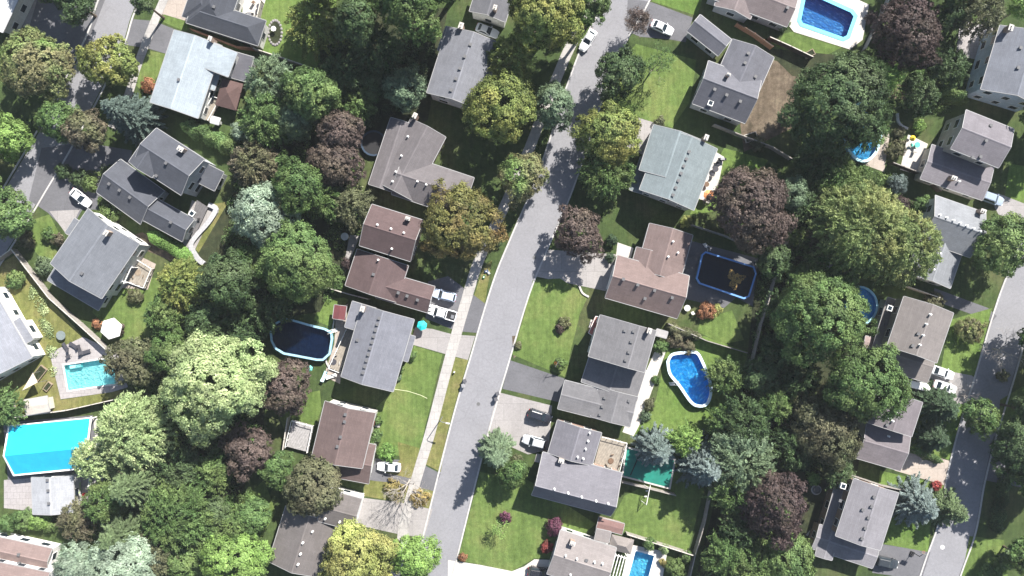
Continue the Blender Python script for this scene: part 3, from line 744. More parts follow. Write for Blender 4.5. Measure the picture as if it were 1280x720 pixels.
house('stepped grey house left of the bright blue pool', [
    ((752, 394), (822, 414), (804, 465), 6.5, dict(ridge='v', pitch=.22, off=.68)),
    ((737, 440), (806, 462), (797, 500), 2.7, dict(ridge='v', pitch=.12)),
    ((709, 476), (799, 499), (784, 533), 2.9, dict(ridge='u', pitch=.12, garage='a0')),
    ((751, 484), (800, 497), (785, 533), 2.95, dict(ridge='v', pitch=.2))], (.145, .143, .15), SW, chims=[(810, 413, .9)], vents=[(781, 413), (792, 414), (789, 427), (786, 440), (782, 450), (771, 489), (756, 497), (753, 508), (750, 518), (786, 501)], doorside=(0, 'b0'))
house('grey house beside the green covered pool', [
    ((697, 525), (752, 541), (740, 582), 4.2, dict(ridge='v', pitch=.3)),
    ((678, 565), (777, 591), (764, 645), 4.3, dict(pitch=.6, off=.7))], (.145, .142, .16), BK, chims=[(701, 574, .9)], pipes=[(693, 611), (710, 616), (727, 621), (745, 626), (760, 629), (737, 541), (735, 551), (732, 561), (722, 571), (729, 573)], doorside=(1, 'a0'))
house('tan roofed house beside the small pool at the bottom', [
    ((698, 662), (768, 684), (756, 740), 3.8, dict(pitch=.32)),
    ((746, 661), (764, 665), (761, 679), 3.2, dict(hip='flat'))], (.22, .2, .195), SW, chims=[(715, 676, .9)], pipes=[(707, 694), (721, 698), (743, 702), (753, 704), (713, 718)], vents=[(733, 700)])
house('pale blue walled house with a grey roof at the top right edge', [((1252, 32), (1325, 54), (1297, 133), 5.6, dict(ridge='v', pitch=.34, off=.5))], (.15, .16, .185), SB, chims=[(1257, 38, 1)], vents=[(1272, 85), (1275, 60)])
house('two level grey mauve house beside the cream terrace', [
    ((1207, 137), (1267, 161), (1249, 210), 6.3, dict(ridge='u', pitch=.3)),
    ((1166, 181), (1244, 208), (1227, 250), 3.0, dict(pitch=.16, garage='a1'))], (.16, .15, .165), ('siding', (.45, .42, .38)), chims=[(1187, 224, .9)], vents=[(1238, 157), (1232, 176), (1215, 197), (1225, 196)], pipes=[(1198, 227)])
house('grey house with a row of white roof vents right of the willow', [
    ((1169, 244), (1232, 266), (1213, 322), 4.7, dict(pitch=.5)),
    ((1147, 293), (1203, 312), (1189, 361), 3.6, dict(pitch=.34, ridge='v'))], (.19, .2, .215), SW, chims=[(1223, 265, .9)], pipes=line((1174, 269), (1224, 289), 7) + [(1174, 317), (1170, 327), (1166, 337)], ridges=True)
house('tan roofed house beside the two parked white cars', [
    ((1129, 370), (1191, 391), (1172, 454), 6.2, dict(ridge='v', pitch=.3)),
    ((1115, 420), (1171, 438), (1160, 479), 2.8, dict(pitch=.12, garage='a1')),
    ((1111, 372), (1131, 378), (1109, 441), 3.2, dict(hip='flat'))], (.17, .155, .15), ST, pipes=[(1162, 393), (1157, 405), (1153, 419), (1149, 431)], vents=[(1147, 417), (1140, 432), (1107, 405)], skylights=[(1111, 385)])
house('grey brown house with the pinkish driveway', [
    ((1097, 485), (1153, 503), (1140, 546), 5.4, dict(ridge='v', pitch=.3)),
    ((1086, 527), (1141, 543), (1123, 588), 3.3, dict(pitch=.25, garage='a1'))], (.15, .135, .145), SW, pipes=[(1122, 504), (1119, 515), (1115, 526), (1110, 545)], vents=[(1109, 520), (1108, 531)], skylights=[(1111, 520)])
house('light grey mauve house left of the blue spruce row', [
    ((1067, 598), (1123, 616), (1101, 688), 6.2, dict(ridge='v', pitch=.28)),
    ((1049, 596), (1070, 602), (1038, 700), 3.1, dict(ridge='v', pitch=.16)),
    ((1023, 655), (1099, 680), (1092, 711), 3.0, dict(pitch=.14))], (.185, .18, .195), BK, vents=[(1092, 621), (1089, 633), (1078, 637), (1085, 647), (1081, 660), (1077, 673), (1049, 625)], skylights=[(1053, 607)])
# small outbuildings
def outbuilding(name, label, cat, block, rcol, wall, **k): return house(label, [block], rcol, wall, name=name, cat=cat, ridges=k.pop('ridges', False), **k)
house('light grey roofed pool house with clipped corners left of the fir', [((39, 597), (91, 595), (93, 641), 3.0, dict(ridge='v', pitch=.2))], (.32, .33, .35), ('siding', (.6, .6, .6)), name='pool_house', cat='pool house', vents=[(60, 600), (61, 613), (62, 629)])
house('small red roofed shed beside the dark oval pool', [((419, 381), (434, 383), (430, 400), 2.3, dict(ridge='v', pitch=.2))], (.14, .05, .055), ('siding', (.2, .08, .08)), name='shed', cat='shed', ridges=False)
house('small shed with a beige roof inside the fence corner', [((30, 500), (59, 495), (62, 514), 2.2, dict(pitch=.15))], (.45, .41, .37), ('siding', (.5, .48, .42)), name='shed', cat='shed', ridges=False)
house('little white garden shed beside the long hedge', [((265, 145), (276, 148), (273, 156), 2.0, dict(pitch=.2))], (.6, .62, .64), SW, name='shed', cat='shed', ridges=False)
house('small brown roofed shed above the fence by the tan gazebo', [((749, 647), (781, 655), (777, 668), 2.4, dict(pitch=.15))], (.2, .125, .115), ('siding', (.25, .2, .16)), name='shed', cat='shed', ridges=False)
house('dark grey flat roofed carport beside the pale bluish roof', [((298, 66), (319, 72), (307, 102), 2.6, dict(hip='flat'))], (.1, .1, .115), ('siding', (.3, .3, .3)), name='carport', cat='carport', ridges=False)
house('white and grey garden shed half under the willow edge', [((1034, 326), (1052, 334), (1046, 350), 2.3, dict(pitch=.3))], (.33, .35, .38), SW, name='shed', cat='shed', ridges=False)
house('small pinkish roofed shed left of the tan roofed house', [((1083, 420), (1096, 423), (1091, 436), 2.3, dict(pitch=.12))], (.28, .22, .21), ST, name='shed', cat='shed', ridges=False)
house('small pale box shed touching the stepped grey house', [((821, 411), (835, 415), (833, 423), 2.2, dict(hip='flat'))], (.33, .32, .32), SW, name='shed', cat='shed', ridges=False)
# ------------------------------------------------------------------ open roofs on posts
def posts(root, pts, h, m, r=.07):
    for p in pts:
        g = MB(); g.box(p, (1, 0), (0, 1), r, r, 0, h); g.build('post', m, root)
def gazebo(label, TL, TR, BR, h, col, pitch=.6, name='gazebo', m=None):
    b = Block(TL, TR, BR, h, hip='se', pitch=pitch); c = b.o + b.ea * b.A / 2 + b.eb * b.B / 2
    root = empty(name, c, label, 'gazebo')
    roof_mesh(b).build('roof', m or roof_mat(col), root)
    posts(root, [b.w(x, y, 0) for x in (.3, b.A - .3) for y in (.3, b.B - .3)], h - .1, WOOD)
gazebo('tan hipped gazebo at the head of the small pool', (765, 668), (793, 675), (788, 693), 2.6, (.2, .18, .17), .55)
gazebo('brown roofed gazebo below the dark carport', (279, 98), (305, 105), (294, 138), 2.6, (.1, .065, .06), .3)
# cyan pool canopy
b = Block((12, 533), (113, 523), (119, 583), 2.3, pitch=.45, off=.56)
c = b.o + b.ea * b.A / 2 + b.eb * b.B / 2
root = empty('pool_canopy', c, 'large bright cyan ridged canopy with a white frame over the deck', 'canopy')
CY, nt_, bb_ = newmat('cyan_tarpaulin'); g_ = nt_.nodes.new('ShaderNodeNewGeometry').outputs['Position']
nt_.links.new(ramp(nt_, noise(nt_, g_, .8, 4), [(.3, (.015, .42, .62)), (.7, (.02, .5, .7))]), bb_.inputs['Base Color']); bb_.inputs['Roughness'].default_value = .45
roof_mesh(b).build('tarpaulin', CY, root)
for a0, a1 in ((-.25, -.01), (b.A + .01, b.A + .25)):
    g = MB()
    cs = [(-.3, b.h - .2), (-.3, b.h + .05), (b.r, b.h + b.rise + .06), (b.B + .3, b.h + .05), (b.B + .3, b.h - .2), (b.r, b.h + b.rise - .2)]
    g.add([b.w(a0, x, z) for x, z in cs] + [b.w(a1, x, z) for x, z in cs], [(0, 1, 2, 5), (5, 2, 3, 4), (7, 6, 11, 8), (8, 11, 10, 9)] + [(i, (i + 1) % 6, 6 + (i + 1) % 6, 6 + i) for i in range(6)])
    g.build('end_beam', WHITE, root)
for y0, y1 in ((-.2, -.02), (b.B + .02, b.B + .3)):
    g = MB(); p0 = Vector(b.w(b.A / 2, (y0 + y1) / 2, 0)); g.box(p0, b.ea, b.eb, b.A / 2 + .3, (y1 - y0) / 2, b.h - .25, b.h + .02); g.build('eave_beam', WHITE, root)
posts(root, [b.w(x, y, 0) for x in (.2, b.A / 3, b.A * 2 / 3, b.A - .2) for y in (.1, b.B - .1)], b.h - .25, WHITE, .1)
sheet('patio', [(4, 528), (116, 519), (124, 590), (10, 600)], ASPH, 'paving under the cyan canopy')
sheet('patio', [(112, 524), (122, 523), (130, 585), (128, 592), (118, 590)], BRIGHT, 'white deck strip right of the cyan canopy')
sheet('patio', [(5, 600), (90, 590), (130, 592), (125, 640), (95, 645), (5, 635)], GREYP, 'shaded paving around the pool house')

def pergola(label, TL, TR, BR, h, n, m, lift=0):
    b = Block(TL, TR, BR, h); c = b.o + b.ea * b.A / 2 + b.eb * b.B / 2
    root = empty('pergola', c, label, 'pergola')
    for y in (.15, b.B - .15):
        g = MB(); g.box(b.w(b.A / 2, y, 0), b.ea, b.eb, b.A / 2, .08, h - .35, h - .17); g.build('beam', m, root)
    for i in range(n):
        g = MB(); g.box(b.w(b.A * (i + .5) / n, b.B / 2, 0), b.ea, b.eb, .07, b.B / 2 + .2, h - .165, h); g.build('rafter', m, root)
    posts(root, [b.w(x, y, 0) for x in (.2, b.A - .2) for y in (.15, b.B - .15)], h - .36, m)
pergola('pale slatted pergola on the deck behind the grey house', (154, 328), (165, 333), (158, 355), 2.9, 3, WHITE)
pergola('white pergola over the terrace beside the tan roofed house', (764, 692), (786, 698), (776, 735), 2.7, 6, WHITE)
def deck(label, pts, h, m, rail=True):
    w_ = [P(*p, h) for p in pts]; c = sum(w_, Vector()) / len(w_)
    root = empty('deck', (c.x, c.y, 0), label, 'deck')
    u = (w_[1] - w_[0]).normalized(); g = MB(); g.prism([(p.x, p.y) for p in w_], h - .12, h); g.build('planks', m, root)
    posts(root, [tuple(p + (c - p) * .06) for p in w_], h - .12, DARKWOOD)
    if rail:
        g = MB()
        for i in range(len(w_)):
            a, b2 = w_[i], w_[(i + 1) % len(w_)]
            if i == rail - 1: continue
            mid = (a + b2) / 2; d = b2 - a
            g.box(mid, d, (0, 0), d.length / 2, .05, h + .85, h + .93)
            k = max(2, int(d.length / 1.2))
            for j in range(k + 1):
                q = a + d * j / k; g.box(q, d, (0, 0), .04, .045, h, h + .85)
        g.build('railing', WHITE, root)
def plank_mat(col):
    m, nt, b = newmat('deck_boards'); g = nt.nodes.new('ShaderNodeNewGeometry').outputs['Position']
    mp = node(nt, 'ShaderNodeMapping'); mp.inputs['Rotation'].default_value = (0, 0, R(-20)); nt.links.new(g, mp.inputs[0])
    wv = node(nt, 'ShaderNodeTexWave', i_Scale=1.1, i_Distortion=0.0); nt.links.new(mp.outputs[0], wv.inputs[0])
    c = mixc(nt, 1, ramp(nt, wv.outputs['Fac'], [(0, mul(col, .55)), (.25, col)]), ramp(nt, noise(nt, g, 2, 4), [(.3, (.75,) * 3), (.7, (1.2,) * 3)]), 'MULTIPLY')
    nt.links.new(c, b.inputs['Base Color']); b.inputs['Roughness'].default_value = .85; return m
DK = plank_mat((.27, .24, .2)); DKG = plank_mat((.3, .29, .29)); DKD = plank_mat((.12, .115, .12))
deck('wooden deck beyond the clipped hedge behind the grey house', [(166, 320), (192, 336), (182, 360), (160, 352)], .7, DK, 4)
deck('grey wooden deck behind the brown house', [(366, 525), (392, 532), (385, 565), (358, 558)], .9, DKG, 3)
deck('wooden deck behind the house beside the green covered pool', [(752, 545), (783, 553), (773, 590), (742, 582)], .6, DK, 4)
deck('dark deck behind the dark roofed house', [(246, 250), (260, 259), (242, 298), (233, 292)], .5, DKD, 0)
deck('cream wooden deck squeezed beside the grey vented house', [(437, 405), (447, 410), (425, 465), (412, 460)], .7, DK, 2)
deck('narrow deck below the pale bluish roof', [(268, 122), (277, 125), (262, 152), (254, 148)], .6, DK, 3)

# ------------------------------------------------------------------ pools
def offset_poly(pts, d):
    n = len(pts); area = sum(pts[i].x * pts[(i + 1) % n].y - pts[(i + 1) % n].x * pts[i].y for i in range(n)); sg = 1 if area > 0 else -1
    out = []
    for i in range(n):
        a, b, c = pts[i - 1], pts[i], pts[(i + 1) % n]
        e1 = (b - a).normalized(); e2 = (c - b).normalized()
        n1 = Vector((-e1.y, e1.x, 0)) * sg; n2 = Vector((-e2.y, e2.x, 0)) * sg
        m = (n1 + n2).normalized(); k = d / max(.4, m.dot(n1)); out.append(b + m * k)
    return out
def capsule(cx, cy, ax, ay, half, rad, h, n=12):
    c = P(cx, cy, h); a = Vector((ax, -ay, 0)).normalized(); v = Vector((-a.y, a.x, 0)); out = []
    for s in (1, -1):
        for i in range(n + 1):
            t = -math.pi / 2 + math.pi * i / n
            out.append(c + a * s * (half - rad) + (a * math.cos(t) + v * math.sin(t)) * s * rad)
    return out
def pool(label, pts, top, depth, rimw, rimc, wallm, linerm, waterm, wl=.2, sunk=False, ladder=None, name='swimming_pool', rimm=None):
    pts = [Vector((p.x, p.y, 0)) for p in pts]; n = len(pts)
    c = sum(pts, Vector()) / n; root = empty(name, (c.x, c.y, 0), label, 'pool')
    inn = offset_poly(pts, rimw)
    z0 = -depth if sunk else .14
    g = MB(); g.ring(pts, inn, top - .09, top); g.build('rim', rimm or M('pool_rim', rimc, .5, .08), root)
    if not sunk:
        o2 = offset_poly(pts, rimw * .45); i2 = offset_poly(pts, rimw * .45 + .06); g = MB(); g.ring(o2, i2, 0, top - .095); g.build('wall', wallm, root)
        inn2 = offset_poly(pts, rimw * .45 + .07)
        for k in range(0, n, max(1, n // 16)):
            pass
    else: inn2 = offset_poly(pts, .03)
    g = MB(); m_ = len(inn2)
    g.add([(p.x, p.y, z0) for p in inn2] + [(p.x, p.y, top - .1) for p in inn2], [tuple(range(m_))] + [(i, (i + 1) % m_, m_ + (i + 1) % m_, m_ + i) for i in range(m_)])
    g.build('liner', linerm, root)
    inn3 = offset_poly(inn2, .012); g = MB(); g.add([(p.x, p.y, top - wl) for p in inn3], [tuple(range(m_))]); o = g.build('water', waterm, root, recalc=False); fix_up(o)
    if ladder:
        p, d = ladder; p = P(*p, 1); d = Vector((d[0], -d[1], 0)).normalized(); v = Vector((-d.y, d.x, 0)); g = MB()
        for s in (-.28, .28):
            a = p + v * s
            g.tube([a + d * 1.3 + Vector((0, 0, -.98)), a + d * .35 + Vector((0, 0, top - .1)), a + Vector((0, 0, top + .2)), a - d * .3 + Vector((0, 0, top - .4))], [.04] * 4, 6)
        for k in range(4):
            t = k / 4; q = p + d * (1.2 - .85 * t); g.box(q, v, d, .28, .09, .2 + t * (top - .3), .24 + t * (top - .3))
        g.build('ladder', WHITE, root)
    return root
BW = water_mat('pool_water', (.62, .88, .98)); DWt = water_mat('dark_pool_water', (.3, .45, .6)); TW = water_mat('turquoise_water', (.78, 1.0, 1.0))
PW = M('pool_wall_blue', (.2, .42, .6), .5, .1)
def pxs(l, h): return [P(x, y, h) for x, y in l]
pool('turquoise sunken pool on the pinkish paving under the brown green tree', pxs(HOLE_A, 0), .1, 1.1, .3, (.62, .6, .57), PW, liner_mat('turquoise', (.55, .93, .92), (.6, .94, .93), .12), TW, .3, True)
g = MB(); 
_c = P(93, 455); g.box(_c, (1, .12), (0, 1), 1.1, .8, -.9, -.2); tag(g.build('pool_steps', M('pool_step', (.3, .8, .82), .6, .05)), 'pale square steps in the corner of the turquoise pool', 'steps')
pool('small blue sunken pool at the bottom edge below the tan gazebo', pxs(HOLE_B, 0), .13, 1.3, .3, (.75, .74, .72), PW, liner_mat('midblue', (.15, .58, .85), (.4, .8, .92), .9), TW, .25, True)
pool('large blue pool with a cyan rim at the top right', pxs(HOLE_C, 0), .15, 1.5, .75, (.12, .55, .72), PW, liner_mat('deepblue', (.03, .22, .58), (.35, .62, .88), .8, 2.0), BW, .4, True)
CR = [P(x, y, 1.3) for x, y in smooth_line([(833, 452), (839, 442), (855, 439), (871, 439), (879, 450), (889, 476), (890, 494), (884, 507), (872, 509), (862, 503), (848, 483), (836, 468), (833, 452)], 4)[:-1]]
pool('bright blue kidney shaped above ground pool on the lawn beside the stepped grey house', CR, 1.3, 1.2, .55, (.6, .72, .8), PW, liner_mat('brightblue', (.04, .42, .82), (.4, .8, .95), .75, .7), water_mat('blue_water', (.6, .9, 1)), .25, False, ((846, 478), (-1, .35)))
pool('dark eight sided above ground pool in tree shade behind the grey vented house', [P(x, y, 1.3) for x, y in ((337, 414), (343, 404), (353, 398), (362, 398), (386, 405), (406, 410), (415, 415), (416, 424), (413, 443), (404, 451), (396, 451), (370, 446), (354, 443), (343, 436), (338, 426))], 1.3, 1.2, .4, (.3, .5, .62), PW, liner_mat('darkblue', (.05, .075, .15), (.09, .12, .2), .3), DWt, .25, False, ((412, 415), (1, -.3)))
pool('rectangular above ground pool with dark water and floating brown leaves', pxs([(882, 314), (943, 333), (946, 342), (937, 371), (930, 374), (874, 355), (870, 348), (877, 318)], 1.2), 1.2, 1.1, .32, (.14, .3, .62), PW, liner_mat('blackblue', (.012, .016, .03), (.02, .03, .045), .5), DWt, .2, False, ((884, 312), (-.3, -1)))
pool('turquoise pool half hidden under the largest dark tree', [P(1080 + 24 * math.cos(t * math.pi / 12) - 1, 165 + 38 * math.sin(t * math.pi / 12), 1.2) for t in range(24)], 1.2, 1.1, .5, (.5, .75, .78), PW, liner_mat('paleblue', (.1, .45, .7), (.3, .7, .85), 1.1, .7), BW, .2)
pool('round blue pool half hidden by a tree left of the tan roofed house', [P(1073 + 25 * math.cos(t * math.pi / 12), 382 + 25 * math.sin(t * math.pi / 12), 1.2) for t in range(24)], 1.2, 1.1, .4, (.35, .62, .75), PW, liner_mat('paleblue', (.1, .45, .7), (.3, .7, .85), 1.1, .7), water_mat('blue_water', (.6, .9, 1)), .2)
# floating leaves
g = MB(); c = P(919, 349, 1.03); rr = random.Random(4)
for i in range(900):
    a = rr.random() * 6.28; d = rr.random() ** .5 * (.8 + .3 * math.sin(3 * a + 1) + .15 * math.sin(7 * a)); x = c.x + math.cos(a) * d * 1.75; y = c.y + math.sin(a) * d * 1.9
    t = rr.random() * 6.28; s_ = .09; z = 1.03 + rr.random() * .03
    g.add([(x + math.cos(t + k * 1.57) * s_, y + math.sin(t + k * 1.57) * s_ * .7, z + rr.random() * .02) for k in range(4)], [(0, 1, 2, 3)])
tag(g.build('leaf_litter', M('dead_leaf', (.3, .2, .07), .8, .35, 4), recalc=False), 'mat of brown leaves floating in the dark rectangular pool', 'leaves', None, 'stuff')
# green covered pool
root = empty('covered_pool', P(812, 585), 'pool under a dark green cover beside the blue silver spruce', 'pool')
q = pxs([(782, 558), (845, 574), (838, 612), (777, 596)], .5); qi = offset_poly(q, .3); g = MB(); g.ring(q, qi, 0, .5); g.build('edge', CONC, root)
g = MB(); g.prism(qi, .3, .47); g.build('cover', M('green_tarpaulin', (.012, .16, .12), .6, .2, .8), root)
g = MB(); a, b2 = P(803, 560, .5), P(788, 594, .5); g.box((a + b2) / 2, b2 - a, (0, 0), (b2 - a).length / 2, .09, .475, .53); g.build('cover_strap', BLACK, root)
# trampoline
def trampoline(label, px, py, r):
    c = P(px, py, .9); root = empty('trampoline', (c.x, c.y, 0), label, 'trampoline')
    g = MB(); g.lathe(c, [(r - .35, .86), (r - .35, .9)], 24); g.build('mat', BLACK, root)
    n = 24; o = [Vector((c.x + r * math.cos(6.283 * i / n), c.y + r * math.sin(6.283 * i / n), 0)) for i in range(n)]
    i_ = [c + (p - Vector((c.x, c.y, 0))) * ((r - .36) / r) for p in o]
    g = MB(); g.ring(o, i_, .86, .93); g.build('pad', M('dark_pad', (.03, .05, .08), .6), root)
    for k in range(4):
        a = 1.57 * k + .4; g = MB(); x, y = c.x + (r - .2) * math.cos(a), c.y + (r - .2) * math.sin(a); g.tube([(x, y, 0), (x, y, .86)], [.04, .04]); g.build('leg', GREYM, root)
trampoline('round dark trampoline in shade left of the mauve grey house', 467, 179, 2.5)
# curved low wall
def low_wall(label, pts, h, wd, m, name='garden_wall', cat='wall'):
    ps = [P(*p) for p in smooth_line(pts, 4)]; L = []; R2 = []
    for i, p in enumerate(ps):
        d = (ps[min(i + 1, len(ps) - 1)] - ps[max(i - 1, 0)]).normalized(); nn = Vector((d.y, -d.x, 0)); L.append(p + nn * wd / 2); R2.append(p - nn * wd / 2)
    g = MB(); g.prism(L + R2[::-1], 0, h) if 0 else None
    n = len(ps)
    g.add([(p.x, p.y, z) for arr in (L, R2) for z in (0, h) for p in arr],
          [f for i in range(n - 1) for f in ((i, i + 1, n + i + 1, n + i), (2 * n + i + 1, 2 * n + i, 3 * n + i, 3 * n + i + 1), (n + i, n + i + 1, 3 * n + i + 1, 3 * n + i))] + [(0, n, 3 * n, 2 * n), (n - 1, 2 * n - 1, 4 * n - 1, 3 * n - 1)])
    o = g.build(name, m); tag(o, label, cat)
low_wall('curved pale stone wall behind the dark roofed house', [(262, 256), (271, 262), (262, 278), (246, 296), (240, 308), (247, 322), (256, 330)], .6, .9, paving_mat('wall_cap', (.4, .4, .42), .1, 0, .6))
low_wall('cream curved edging beside the half hidden turquoise pool', [(1121, 142), (1122, 152), (1127, 158), (1134, 161)], .4, .4, BRIGHT)
low_wall('curved white edging beside the front lawn of the pinkish brown house', [(724, 357), (728, 366), (736, 371)], .25, .35, BRIGHT)
low_wall('pale curved hose like edging around the deck of the grey vented house', [(418, 400), (413, 430), (408, 448), (411, 458), (417, 460)], .3, .25, BRIGHT)

# ------------------------------------------------------------------ fences
def fence(label, pts, h=1.8, m=WOOD, rail=None, n_rail=.16):
    ps = [P(*p) for p in pts]; c = sum(ps, Vector()) / len(ps)
    root = empty('fence', (ps[0].x, ps[0].y, 0), label, 'fence')
    for i in range(len(ps) - 1):
        a, b2 = ps[i], ps[i + 1]; d = b2 - a; L = d.length; u = d.normalized(); g = MB()
        k = max(1, int(L / .3))
        for j in range(k):
            q = a + d * (j + .5) / k; g.box(q, u, (0, 0), L / k / 2 - .012, .02 + .012 * (j % 2), .05, h - .03 - .03 * rnd.random())
        g.build('panel', m, root)
        g = MB(); g.box(a + d / 2, u, (0, 0), L / 2, n_rail / 2, h - .025, h + .035); g.build('rail', rail or m, root)
        k = max(1, int(round(L / 2.4)))
        for j in range(k + (1 if i == len(ps) - 2 else 0)):
            q = a + d * j / k; g = MB(); g.box(q, u, (0, 0), .065, .065, 0, h + .12); g.build('post', m, root)
GW = M('grey_wood', (.28, .26, .24), .85, .25, 2); WR = M('bleached_rail', (.5, .47, .42), .8, .15)
for lb, pts, m, rl in [
    ('white topped fence left of the grey house running to the white parasol', [(0, 328), (22, 312), (45, 342), (68, 372), (104, 404), (139, 436)], GW, WR),
    ('fence between the turquoise pool yard and the cyan canopy', [(17, 500), (24, 520), (90, 511), (152, 497), (166, 495)], GW, WR),
    ('reddish brown fence below the dark hipped roof', [(243, 40), (300, 62), (320, 64)], M('cedar', (.2, .11, .075), .8, .2), M('cedar', (.26, .14, .09), .8, .2)),
    ('fence along the bottom of the lawn with the oval flower bed', [(320, 64), (357, 76), (397, 90)], GW, WR),
    ('pale topped fence below the brownish roofed house', [(958, 50), (985, 62), (1012, 75)], DARKWOOD, WR),
    ('tall fence right of the large blue pool', [(1107, 0), (1092, 33), (1077, 64)], GW, WR),
    ('long grey back fence at the lower centre right', [(948, 405), (940, 440), (931, 478)], GW, GW),
    ('grey back fence running to the bottom edge', [(887, 607), (878, 650), (866, 690), (858, 725)], GW, GW),
    ('fence between the shaded lawn and the small bottom pool', [(782, 664), (820, 676), (864, 690)], GW, WR),
    ('fence between the two back gardens right of the stepped grey house', [(833, 404), (880, 425), (930, 440)], GW, GW),
    ('low fence between the red brown house and the grey vented house', [(410, 359), (436, 367), (463, 374)], GW, WR),
    ('brown fence right of the garage with crossed gables', [(918, 33), (940, 46), (962, 62)], M('cedar', (.26, .14, .09), .8, .2), DARKWOOD),
    ('fence below the house with crossed gables', [(890, 158), (925, 172), (962, 186), (985, 200)], GW, GW),
    ('fence left of the shaded yard below the large blue pool', [(862, 282), (905, 296), (958, 320)], GW, GW),
    ('dark fence below the cream terrace', [(1110, 205), (1150, 220), (1170, 240)], DARKWOOD, GW),
    ('fence between the green covered pool and the shaded lawn', [(776, 600), (806, 607), (842, 616)], GW, GW),
    ('fence above the tan roofed house at the right', [(1128, 358), (1168, 372)], GW, WR),
    ('fence beside the light grey mauve house', [(1044, 586), (1100, 605), (1135, 612)], GW, GW),
    ('pale fence left of the grey wooden deck', [(363, 520), (357, 560)], GW, WR),
    ('tall fence along the left side of the neighbouring lawn at the top', [(330, 5), (322, 40), (318, 62)], GW, WR),
    ('fence under the trees between the back yards', [(985, 290), (965, 350), (948, 405)], GW, GW),
    ('fence along the left street garden of the white walled house', [(0, 500), (17, 500)], GW, WR)]:
    fence(lb, pts, 1.8, m, rl)

